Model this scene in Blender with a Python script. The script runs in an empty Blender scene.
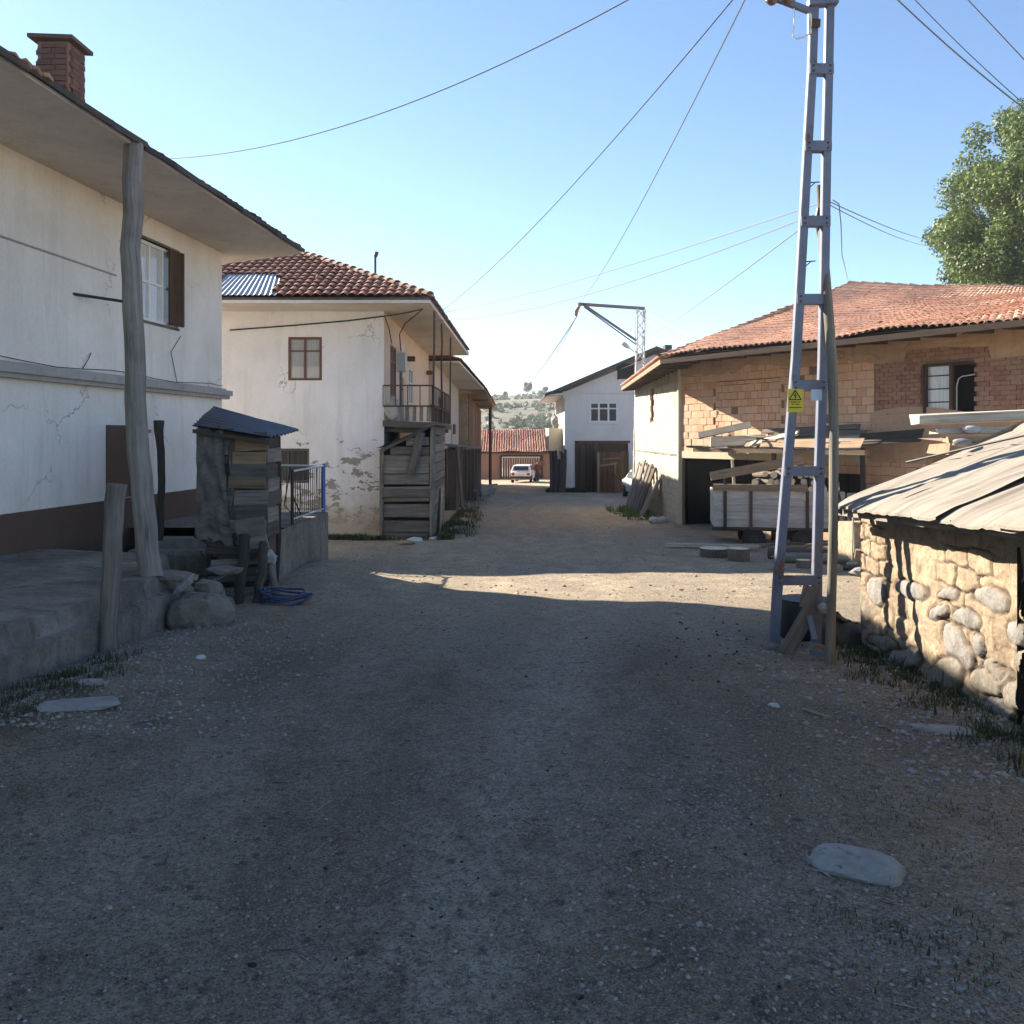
import bpy, bmesh, math, random
import numpy as np
from mathutils import Vector, Matrix, noise as mnoise
R = math.radians
rnd = random.Random(7)
C = bpy.context.scene.collection
V = Vector
EYE = 1.9; F = 900.0; HY = 436.0

# ------------------------------------------------------------------ ground shape
GP = [(-60, 0.0), (5, 0.0), (23, -0.63), (53, -1.40), (73, -1.83), (100, -2.3), (140, -2.5), (2000, -2.5)]
def gbase(y):
    for (a, za), (b, zb) in zip(GP, GP[1:]):
        if y <= b:
            return za + (zb - za) * (y - a) / (b - a)
    return GP[-1][1]
def bumps(x, y):
    s = 0.022 * math.sin(x * 0.9 + 0.35 * y) * math.sin(0.55 * y - 0.3 * x) + 0.012 * math.sin(2.3 * x + 1.1) * math.sin(1.7 * y + x)
    s += 0.03 * mnoise.noise(V((x * 0.7, y * 0.45, 3.1))) + 0.012 * mnoise.noise(V((x * 3.1, y * 2.6, 8.0)))
    return s
def G(x, y):
    z = gbase(y)
    if y < 100: z += bumps(x, y)
    z += 0.20 * math.exp(-((x + 3.0) ** 2 / 0.35 + (y - 14.6) ** 2 / 2.4))       # soil heap by the landing
    z += 0.10 * math.exp(-((x + 3.15) ** 2 / 0.25 + (y - 7.6) ** 2 / 4.0))          # gravel along the terrace
    return z
def at(px, py, D):
    return V(((px - 512) / F * D, D, EYE - (py - HY) * D / F))

# ------------------------------------------------------------------ materials
class NT:
    def __init__(s, name):
        m = bpy.data.materials.new(name); m.use_nodes = True
        s.m = m; s.t = m.node_tree; s.n = s.t.nodes
        s.bsdf = s.n['Principled BSDF']; s.bsdf.inputs['Roughness'].default_value = 0.9
        s.out = s.n['Material Output']
    def new(s, typ, **kw):
        n = s.n.new(typ)
        for k, v in kw.items(): setattr(n, k, v)
        return n
    def link(s, a, b): s.t.links.new(a, b)
    def put(s, sock, v):
        if hasattr(v, 'links'): s.link(v, sock)
        elif isinstance(v, (tuple, list)) and len(v) == 3 and sock.type == 'RGBA': sock.default_value = (*v, 1)
        else: sock.default_value = v
    def pos(s): return s.new('ShaderNodeNewGeometry').outputs['Position']
    def uv(s): return s.new('ShaderNodeUVMap').outputs['UV']
    def rnd(s): return s.new('ShaderNodeAttribute', attribute_name='rnd').outputs['Fac']
    def scale(s, vec, sc):
        n = s.new('ShaderNodeMapping'); s.link(vec, n.inputs['Vector']); n.inputs['Scale'].default_value = sc
        return n.outputs[0]
    def noise(s, vec, scale, detail=4, rough=0.6, dist=0.0, out='Fac'):
        n = s.new('ShaderNodeTexNoise'); s.link(vec, n.inputs['Vector'])
        n.inputs['Scale'].default_value = scale; n.inputs['Detail'].default_value = detail
        n.inputs['Roughness'].default_value = rough; n.inputs['Distortion'].default_value = dist
        return n.outputs[out]
    def voro(s, vec, scale, feature='F1', out='Distance', randomness=1.0):
        n = s.new('ShaderNodeTexVoronoi', feature=feature); s.link(vec, n.inputs['Vector'])
        n.inputs['Scale'].default_value = scale; n.inputs['Randomness'].default_value = randomness
        return n.outputs[out]
    def ramp(s, fac, stops):
        n = s.new('ShaderNodeValToRGB'); s.link(fac, n.inputs[0]); e = n.color_ramp.elements
        while len(e) < len(stops): e.new(0.5)
        for el, (p, c) in zip(e, stops):
            el.position = p; el.color = (c, c, c, 1) if not isinstance(c, (tuple, list)) else (*c, 1)
        return n.outputs[0]
    def mix(s, f, a, b, mode='MIX'):
        n = s.new('ShaderNodeMix', data_type='RGBA', blend_type=mode)
        s.put(n.inputs[0], f); s.put(n.inputs[6], a); s.put(n.inputs[7], b)
        return n.outputs[2]
    def math(s, op, a, b=0.0, c=None):
        n = s.new('ShaderNodeMath', operation=op); s.put(n.inputs[0], a); s.put(n.inputs[1], b)
        if c is not None: s.put(n.inputs[2], c)
        return n.outputs[0]
    def rng(s, v, a, b, c=0.0, d=1.0):
        n = s.new('ShaderNodeMapRange'); s.put(n.inputs[0], v)
        for i, x in enumerate((a, b, c, d)): n.inputs[i + 1].default_value = x
        return n.outputs[0]
    def sep(s, v):
        n = s.new('ShaderNodeSeparateXYZ'); s.link(v, n.inputs[0]); return n.outputs
    def bump(s, h, strength=0.5, dist=0.02):
        n = s.new('ShaderNodeBump'); s.link(h, n.inputs['Height'])
        n.inputs['Strength'].default_value = strength; n.inputs['Distance'].default_value = dist
        if s.bsdf.inputs['Normal'].links:
            s.link(s.bsdf.inputs['Normal'].links[0].from_socket, n.inputs['Normal'])
        s.link(n.outputs[0], s.bsdf.inputs['Normal'])
    def col(s, c): s.put(s.bsdf.inputs['Base Color'], c)
    def set(s, **kw):
        for k, v in kw.items(): s.put(s.bsdf.inputs[k.replace('_', ' ')], v)

M = {}
def m_plaster(name, base, dirt, zpeel=None, stain=0.5, peelcol=(.20, .185, .16), crack=True, low=None):
    t = NT(name); p = t.pos()
    big = t.noise(p, 0.55, 5, 0.65, 0.4)
    streak = t.noise(t.scale(p, (3.5, 3.5, 0.35)), 1.4, 5, 0.7)
    fine = t.noise(p, 22, 5, 0.7)
    c = t.mix(t.ramp(big, [(.35, 0), (.75, stain)]), base, dirt)
    c = t.mix(t.ramp(streak, [(.52, 0), (.78, stain * .9)]), c, dirt)
    c = t.mix(t.ramp(fine, [(.3, .22), (.6, 0)]), c, dirt)
    h = t.math('MULTIPLY', t.noise(p, 5, 6, 0.7), 1.0)
    if crack:
        w = t.new('ShaderNodeVectorMath', operation='ADD'); t.link(p, w.inputs[0])
        nn = t.noise(p, 1.6, 4, .6, 0, 'Color'); t.link(nn, w.inputs[1])
        e = t.voro(w.outputs[0], 0.42, 'DISTANCE_TO_EDGE')
        ck = t.ramp(e, [(0.0, 1), (0.006, 0)])
        msk = t.ramp(t.noise(p, 0.7, 2), [(.5, 0), (.6, .75)])
        c = t.mix(t.math('MULTIPLY', ck, msk), c, (.12, .11, .10))
    if zpeel is not None:
        z = t.sep(p)[2]
        a = t.rng(z, zpeel[0], zpeel[1], 0.0, 1.0)
        n = t.noise(t.scale(p, (1, 1, 1.9)), 2.1, 7, 0.66)
        f = t.math('ADD', n, t.math('MULTIPLY', a, 0.20))
        k = t.ramp(f, [(.725, 0), (.738, 1)])
        pc = t.mix(t.noise(p, 9, 5, .7), peelcol, tuple(x * 1.7 for x in peelcol))
        c = t.mix(k, c, pc)
        h = t.math('SUBTRACT', h, t.math('MULTIPLY', k, 0.8))
        if low:
            lowf = t.ramp(t.math('ADD', t.rng(z, low[0], low[1], 1.0, 0.0), t.math('MULTIPLY', t.noise(p, 3, 5), .5)), [(.55, 0), (.95, .85)])
            c = t.mix(lowf, c, low[2])
    t.col(c); t.bump(h, 0.5, 0.03); t.bump(fine, .25, 0.01)
    M[name] = t.m
def m_wood(name, dark, light, su=1.2, sv=22, rough=0.9, b=0.6, rv=.5):
    t = NT(name); u = t.uv(); r = t.rnd()
    off = t.new('ShaderNodeVectorMath', operation='MULTIPLY_ADD')
    t.link(u, off.inputs[0]); off.inputs[1].default_value = (1, 1, 1)
    cmb = t.new('ShaderNodeCombineXYZ'); t.link(t.math('MULTIPLY', r, 37.0), cmb.inputs[0]); t.link(t.math('MULTIPLY', r, 11.0), cmb.inputs[1])
    t.link(cmb.outputs[0], off.inputs[2]); u = off.outputs[0]
    g = t.noise(t.scale(u, (su, sv, 1)), 1.0, 6, 0.65, 0.6)
    g2 = t.noise(u, 3.0, 4, .6)
    f = t.math('ADD', t.math('MULTIPLY', g, .8), t.math('MULTIPLY', g2, .3))
    c = t.ramp(f, [(.35, dark), (.72, light)])
    c = t.mix(1.0, c, t.ramp(r, [(0, 1 - rv), (1, 1 + rv * .3)]), 'MULTIPLY')
    crk = t.ramp(g, [(.28, 1), (.36, 0)])
    c = t.mix(t.math('MULTIPLY', crk, .7), c, tuple(x * .35 for x in dark))
    t.col(c); t.bump(g, b, 0.012); t.set(Roughness=rough)
    M[name] = t.m
def m_flat(name, col, rough=.7, metal=0, nz=.25, sc=8, bumpv=.15, rust=None, spec=None):
    t = NT(name); p = t.pos()
    n = t.noise(p, sc, 6, .65)
    c = t.mix(t.math('MULTIPLY', t.ramp(n, [(.3, 1), (.7, 0)]), nz), col, tuple(x * .45 for x in col))
    if rust:
        k = t.ramp(t.noise(p, sc * .6, 7, .7, .5), [(rust[1], 0), (rust[1] + .06, 1)])
        c = t.mix(k, c, rust[0])
    t.col(c); t.set(Roughness=rough, Metallic=metal)
    if spec is not None: t.set(**{'Specular_IOR_Level': spec})
    if bumpv: t.bump(t.noise(p, sc * 4, 5, .7), bumpv, .01)
    M[name] = t.m
def m_tile(name, a, b, lich, amt=.5):
    t = NT(name); p = t.pos(); r = t.rnd()
    c = t.mix(r, a, b)
    c = t.mix(t.ramp(t.noise(p, 1.3, 6, .7), [(.45, 0), (.7, amt)]), c, lich)
    c = t.mix(t.ramp(t.noise(p, 17, 5, .75), [(.5, 0), (.68, amt)]), c, lich)
    c = t.mix(t.ramp(t.noise(p, 9, 3, .6), [(.3, .5), (.5, 0)]), c, tuple(x * .4 for x in a))
    t.col(c); t.bump(t.noise(p, 30, 4, .7), .4, .01); M[name] = t.m
def m_brick(name, a, b, c_, dirt, da=.5):
    t = NT(name); p = t.pos(); r = t.rnd()
    c = t.ramp(r, [(0, a), (.5, b), (1, c_)])
    c = t.mix(t.ramp(t.noise(p, .8, 6, .7), [(.42, 0), (.7, da)]), c, dirt)
    c = t.mix(t.ramp(t.noise(p, 14, 6, .75), [(.48, 0), (.75, da)]), c, dirt)
    ridg = t.noise(t.scale(p, (4, 4, 60)), 1.5, 3, .6)
    t.col(c); t.bump(ridg, .35, .01); t.bump(t.noise(p, 45, 5, .7), .5, .012); M[name] = t.m

m_plaster('plaster_cream', (.87, .83, .76), (.52, .47, .41), stain=.55)
m_plaster('plaster_white', (.76, .75, .76), (.42, .39, .36), zpeel=(2.7, .9), stain=.45, low=(-.9, 1.3, (.36, .30, .22)))
m_plaster('plaster_lilac', (.78, .75, .72), (.45, .41, .40), zpeel=(.2, -1.9), stain=.35, crack=False)
m_plaster('plaster_warm_bounce', (.62, .52, .43), (.34, .27, .22), zpeel=(1.4, -1.6), stain=.4, crack=False)  # white plaster with warm bounced light painted into its colour
m_plaster('plaster_grey', (.46, .44, .41), (.22, .20, .18), stain=.7)
m_plaster('plaster_yellow', (.68, .60, .42), (.42, .35, .24), stain=.3, crack=False)
def m_conc():
    t = NT('concrete'); p = t.pos(); n = t.noise(p, 1.1, 7, .7, .5); f = t.noise(p, 28, 6, .8); g = t.noise(p, 7, 6, .75)
    c = t.mix(t.ramp(n, [(.35, 0), (.68, 1)]), (.15, .13, .105), (.36, .33, .28))
    c = t.mix(t.ramp(g, [(.5, 0), (.7, .6)]), c, (.09, .078, .062)); c = t.mix(t.ramp(f, [(.56, 0), (.72, .7)]), c, (.46, .43, .38)); c = t.mix(t.ramp(f, [(.32, .7), (.46, 0)]), c, (.035, .03, .026))
    st = t.noise(t.scale(p, (5, 5, .5)), 1.2, 5, .7); c = t.mix(t.ramp(st, [(.52, 0), (.7, .6)]), c, (.06, .052, .042))
    t.col(c); t.bump(g, .8, .04); t.bump(f, .8, .015); M['concrete'] = t.m
m_conc()
m_plaster('soffit', (.74, .68, .60), (.42, .36, .30), stain=.6, crack=True)
m_plaster('brown_paint', (.135, .080, .055), (.08, .055, .042), stain=.6, crack=False)
def m_mud(name):
    t = NT(name); p = t.pos(); a = t.noise(p, 1.6, 6, .7, .4); b = t.noise(p, 9, 7, .78, .6); f = t.noise(p, 60, 5, .8)
    c = t.mix(t.ramp(a, [(.35, 0), (.65, 1)]), (.50, .38, .25), (.34, .245, .155)); c = t.mix(t.ramp(b, [(.48, 0), (.66, .85)]), c, (.20, .14, .09))
    c = t.mix(t.ramp(b, [(.28, .7), (.4, 0)]), c, (.60, .50, .36)); c = t.mix(t.ramp(f, [(.3, .7), (.46, 0)]), c, (.13, .09, .055)); c = t.mix(t.ramp(f, [(.6, 0), (.75, .6)]), c, (.62, .53, .38))
    if name == 'rubble_wall':
        A = lambda n: t.new('ShaderNodeAttribute', attribute_name=n).outputs['Fac']
        sp = t.mix(t.ramp(b, [(.35, 0), (.65, 1)]), (.36, .335, .30), (.22, .20, .175)); sp = t.mix(t.ramp(f, [(.3, .6), (.45, 0)]), sp, (.15, .14, .125))
        sg = t.mix(t.ramp(b, [(.35, 0), (.65, 1)]), (.26, .235, .195), (.15, .135, .11))
        c = t.mix(A('grey'), c, sg); c = t.mix(A('pale'), c, sp); c = t.mix(A('joint'), c, (.085, .062, .042))
    t.col(c); t.bump(b, .9, .03); t.bump(f, .8, .01); M[name] = t.m
m_mud('mud'); m_mud('rubble_wall')
m_wood('wood_grey', (.09, .078, .066), (.28, .25, .215))
m_wood('wood_dark', (.035, .028, .022), (.11, .09, .072))
m_wood('wood_tan', (.17, .11, .065), (.38, .27, .17))
m_wood('wood_pale', (.30, .26, .20), (.58, .52, .42))
m_wood('wood_brown', (.05, .03, .02), (.13, .075, .045))
m_wood('wood_orange', (.10, .045, .02), (.27, .13, .06))
m_wood('wood_white', (.30, .28, .25), (.62, .58, .52), rv=.3)
m_wood('wood_pole', (.15, .13, .095), (.38, .345, .26))
m_wood('bark', (.10, .075, .055), (.26, .20, .15), su=6, sv=14, b=.9)
m_flat('log_end', (.80, .68, .48), nz=.4, sc=14)
m_tile('tile_red', (.40, .16, .10), (.27, .095, .06), (.13, .085, .06), .55)
m_tile('tile_orange', (.82, .48, .31), (.64, .33, .20), (.52, .38, .27), .45)
m_tile('tile_barn', (.50, .22, .14), (.34, .13, .085), (.24, .16, .11), .5)
m_brick('barn_wall', (.50, .26, .15), (.44, .22, .13), (.38, .18, .10), (.36, .24, .16), .5)
m_tile('tile_dark', (.12, .07, .055), (.075, .05, .04), (.06, .05, .045), .6)
m_tile('tile_cap', (.55, .36, .24), (.34, .17, .10), (.20, .15, .11), .5)
m_brick('block_orange', (.74, .42, .25), (.80, .51, .33), (.64, .33, .19), (.70, .51, .34), .5)
m_brick('block_yellow', (.62, .53, .36), (.68, .60, .42), (.55, .45, .30), (.50, .44, .33), .5)
m_brick('brick_red', (.36, .17, .11), (.44, .23, .15), (.27, .12, .08), (.38, .27, .19), .7)
m_brick('brick_dark', (.15, .065, .05), (.20, .09, .065), (.11, .05, .04), (.12, .08, .06), .5)
m_flat('mortar', (.30, .20, .13), .95, nz=.5, sc=10)
m_flat('joint', (.10, .075, .05), .95, nz=.4, sc=12, bumpv=.5)
m_flat('mortar_pale', (.36, .31, .23), .95, nz=.5, sc=10)
m_flat('steel_blue', (.165, .19, .26), .6, 0.05, nz=.6, sc=4, bumpv=.3, rust=((.13, .07, .04), .60))
m_flat('steel_white', (.55, .56, .56), .6, 0.2, nz=.3, sc=6, rust=((.2, .13, .09), .66))
m_flat('steel_dark', (.045, .043, .042), .6, .3)
m_flat('iron_rust', (.10, .055, .035), .8, .2)
m_flat('blue_paint', (.06, .14, .40), .5)
def m_sheet():
    t = NT('roof_sheet'); p = t.pos()
    s = t.noise(t.scale(p, (.5, 5, .5)), 2.0, 7, .7, .6); b = t.noise(p, 1.5, 6, .7); f = t.noise(p, 25, 6, .75)
    c = t.mix(t.ramp(s, [(.35, 0), (.65, .95)]), (.31, .275, .225), (.17, .145, .115))
    c = t.mix(t.ramp(b, [(.5, 0), (.7, .7)]), c, (.22, .175, .13)); c = t.mix(t.ramp(f, [(.55, 0), (.75, .5)]), c, (.16, .13, .10))
    c = t.mix(t.ramp(s, [(.70, 0), (.74, .8)]), c, (.10, .085, .07))
    t.col(c); t.set(Roughness=.8); t.bump(s, .5, .02); t.bump(f, .4, .01); M['roof_sheet'] = t.m
m_sheet()
m_flat('sheet_blue', (.06, .075, .10), .5, .4, nz=.4)
m_flat('sheet_zinc', (.42, .44, .47), .6, .1, nz=.3)
m_flat('white_frame', (.78, .78, .76), .5, nz=.15, bumpv=.05)
m_flat('brown_frame', (.12, .055, .03), .6, nz=.4)
m_flat('dark_void', (.012, .011, .010), .95, nz=.3)  # near-black colour paints the shade inside openings
m_flat('cable', (.02, .02, .02), .6, nz=0, bumpv=0)
m_flat('cable_grey', (.14, .14, .14), .6, nz=0, bumpv=0)
m_flat('sheet_weathered', (.16, .155, .15), .7, .1, nz=.6, sc=3, bumpv=.3, rust=((.10, .07, .05), .56))
m_flat('white_cable', (.7, .7, .7), .5, nz=0, bumpv=0)
m_flat('sign_yellow', (.62, .50, .015), .5, nz=.12, bumpv=0)
m_flat('sign_black', (.012, .012, .012), .6, nz=0, bumpv=0)
m_flat('plate_pale', (.50, .60, .66), .4, nz=.1, bumpv=0)
m_flat('porcelain', (.16, .10, .07), .3, nz=.2)
m_flat('car_white', (.72, .72, .70), .25, nz=.1, bumpv=0)
m_flat('rubber', (.02, .02, .02), .85, nz=.2)
m_flat('lamp_red', (.35, .02, .02), .3, nz=0, bumpv=0)
m_flat('chrome', (.5, .5, .5), .25, .9, nz=0, bumpv=0)
m_flat('stone_grey', (.33, .32, .30), .9, nz=.7, sc=9, bumpv=.8, rust=((.10, .09, .07), .60))
m_flat('stone_moss', (.24, .225, .185), .9, nz=.9, sc=7, bumpv=1.0, rust=((.11, .10, .075), .52))
m_flat('stone_pale', (.48, .46, .43), .85, nz=.35, sc=6, bumpv=.35)
m_flat('pebble_light', (.36, .335, .30), .9, nz=.3, sc=30, bumpv=.0)
m_flat('pebble', (.27, .235, .195), .9, nz=.3, sc=30, bumpv=.0)
m_flat('dung', (.022, .018, .014), .95, nz=.3, bumpv=.4)
m_flat('straw', (.30, .24, .14), .9, nz=.3, bumpv=0)
m_flat('hose_blue', (.03, .055, .12), .5, nz=.2, bumpv=0)
m_flat('cloth_dark', (.03, .032, .042), .9, nz=.3)
m_flat('cloth_red', (.11, .035, .03), .9, nz=.3)
m_flat('cloth_brown', (.11, .065, .045), .9, nz=.3)
m_flat('cloth_pale', (.36, .34, .31), .9, nz=.3)
m_flat('skin', (.42, .25, .17), .6, nz=.1, bumpv=0)
m_flat('plastic_black', (.02, .02, .022), .5, nz=.2)
m_flat('bag_white', (.55, .56, .58), .6, nz=.2)
m_flat('gate_red', (.26, .075, .05), .7, nz=.4)
m_flat('stone_trunk', (.12, .09, .07), .95, nz=.5)
m_flat('meter_grey', (.42, .44, .45), .5, nz=.2)

def m_glass(name, base, rough=.12):
    t = NT(name); p = t.pos()
    w = t.noise(t.scale(p, (9, 9, .6)), 2.5, 3, .6)
    t.col(t.mix(w, tuple(x * .55 for x in base), tuple(x * 1.25 for x in base)))
    t.set(Roughness=.75, Coat_Weight=1.0, Coat_Roughness=.03)
    M[name] = t.m
m_glass('pane_curtain', (.33, .33, .33))
m_glass('pane_dark', (.03, .032, .035))
m_glass('pane_white', (.62, .62, .62))
m_glass('pane_tan', (.26, .22, .18))

def m_leaf(name, a, b):
    t = NT(name); r = t.rnd()
    t.col(t.mix(r, a, b)); t.set(Roughness=.6)
    tr = t.new('ShaderNodeBsdfTranslucent'); t.put(tr.inputs[0], tuple(x * 1.6 for x in a))
    mx = t.new('ShaderNodeMixShader'); mx.inputs[0].default_value = .3
    t.link(t.bsdf.outputs[0], mx.inputs[1]); t.link(tr.outputs[0], mx.inputs[2]); t.link(mx.outputs[0], t.out.inputs[0])
    M[name] = t.m
m_leaf('leaf', (.065, .10, .022), (.22, .26, .08))
m_leaf('grass', (.03, .05, .015), (.08, .09, .035))
m_leaf('weed', (.07, .12, .03), (.14, .18, .06))
m_leaf('scrub', (.065, .08, .045), (.12, .13, .075))

m_plaster('render_orange', (.62, .42, .27), (.34, .22, .14), stain=.8, crack=True)
def ground_mat():
    t = NT('dirt'); p = t.pos(); x, y, z = t.sep(p)
    st = t.scale(p, (1.0, .28, 1.0))
    n1 = t.noise(st, .75, 5, .62, .5)
    n2 = t.noise(p, 2.6, 6, .7, .3)
    n3 = t.noise(p, 26, 6, .8)
    n4 = t.noise(p, 7, 6, .75, .8)
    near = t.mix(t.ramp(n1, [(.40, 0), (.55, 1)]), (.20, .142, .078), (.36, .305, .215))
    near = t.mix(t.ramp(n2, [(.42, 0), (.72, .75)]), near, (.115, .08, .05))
    # a lighter band worn by wheels
    wx = t.math('ADD', x, t.math('MULTIPLY', n2, .9))
    ctr = t.math('SUBTRACT', wx, t.math('MULTIPLY', t.math('SUBTRACT', y, 4.6), .17))
    for off, wd, st_ in ((.35, .55, .85), (-1.35, .5, .6), (1.55, .3, .35)):
        trk = t.ramp(t.math('ABSOLUTE', t.math('SUBTRACT', ctr, off)), [(.0, st_ * .9), (wd * .35, st_ * .75), (min(1, wd * 1.35), 0)])
        near = t.mix(t.math('MULTIPLY', trk, t.ramp(n4, [(.38, .15), (.6, 1)])), near, (.53, .48, .385))
    n7 = t.noise(t.scale(p, (1, .6, 1)), 1.7, 6, .72, 1.2)
    near = t.mix(t.ramp(n7, [(.56, 0), (.68, .55)]), near, (.105, .075, .045))
    near = t.mix(t.ramp(n7, [(.30, .6), (.40, 0)]), near, (.46, .385, .30))
    far = t.mix(t.ramp(n2, [(.35, 0), (.7, 1)]), (.46, .34, .215), (.76, .62, .41))  # drier tan dirt, lightened further to paint the sunlit strip
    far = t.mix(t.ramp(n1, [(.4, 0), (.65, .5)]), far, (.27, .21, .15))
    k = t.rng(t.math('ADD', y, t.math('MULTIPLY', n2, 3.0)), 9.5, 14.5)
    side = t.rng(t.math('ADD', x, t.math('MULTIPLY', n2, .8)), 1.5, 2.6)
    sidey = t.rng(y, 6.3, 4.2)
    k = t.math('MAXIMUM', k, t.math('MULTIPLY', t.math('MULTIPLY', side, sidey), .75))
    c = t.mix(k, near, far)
    # crumbs, small stones, dark bits
    v = t.voro(p, 38, out='Color'); vd = t.voro(p, 38)
    vr = t.sep(v)[0]
    st1 = t.math('MULTIPLY', t.ramp(vr, [(.80, 0), (.84, 1)]), t.ramp(vd, [(.25, 1), (.42, 0)]))
    c = t.mix(t.math('MULTIPLY', st1, .65), c, (.40, .38, .34))
    v2 = t.sep(t.voro(p, 13, out='Color'))[1]; vd2 = t.voro(p, 13)
    st2 = t.math('MULTIPLY', t.ramp(v2, [(.88, 0), (.9, 1)]), t.ramp(vd2, [(.2, 1), (.4, 0)]))
    c = t.mix(t.math('MULTIPLY', st2, .7), c, (.03, .026, .022))
    c = t.mix(t.ramp(n3, [(.36, .65), (.56, 0)]), c, (.04, .03, .022))
    c = t.mix(t.ramp(n3, [(.60, 0), (.75, .5)]), c, (.42, .38, .33))
    gr = t.sep(t.voro(p, 120, out='Color'))[0]; gd = t.voro(p, 120)
    c = t.mix(t.math('MULTIPLY', t.ramp(gr, [(.45, 0), (.95, .8)]), t.ramp(gd, [(.2, 1), (.5, 0)])), c, (.52, .47, .39))
    c = t.mix(t.ramp(gr, [(.05, .7), (.25, 0)]), c, (.06, .047, .035))
    n5 = t.noise(p, 75, 4, .8)
    c = t.mix(t.ramp(n5, [(.34, .6), (.5, 0)]), c, (.04, .031, .024)); c = t.mix(t.ramp(n5, [(.56, 0), (.72, .5)]), c, (.55, .49, .40))
    h = t.math('ADD', t.math('MULTIPLY', n3, .6), t.math('MULTIPLY', n4, .9))
    t.col(c); t.bump(h, 1.0, .045); t.bump(n5, .7, .012); t.bump(gd, .5, -.006)
    M['dirt'] = t.m
ground_mat()
def hill_mat():
    t = NT('hillside'); p = t.pos()
    n = t.noise(t.scale(p, (.02, .06, .3)), 1.0, 7, .65, .8); n2 = t.noise(p, .12, 6, .7)
    c = t.ramp(n, [(.3, (.13, .11, .07)), (.45, (.22, .19, .12)), (.55, (.12, .115, .07)), (.7, (.25, .20, .14))])
    c = t.mix(t.ramp(n2, [(.45, 0), (.6, .8)]), c, (.075, .085, .045))
    t.col(c); M['hillside'] = t.m
hill_mat()

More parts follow.
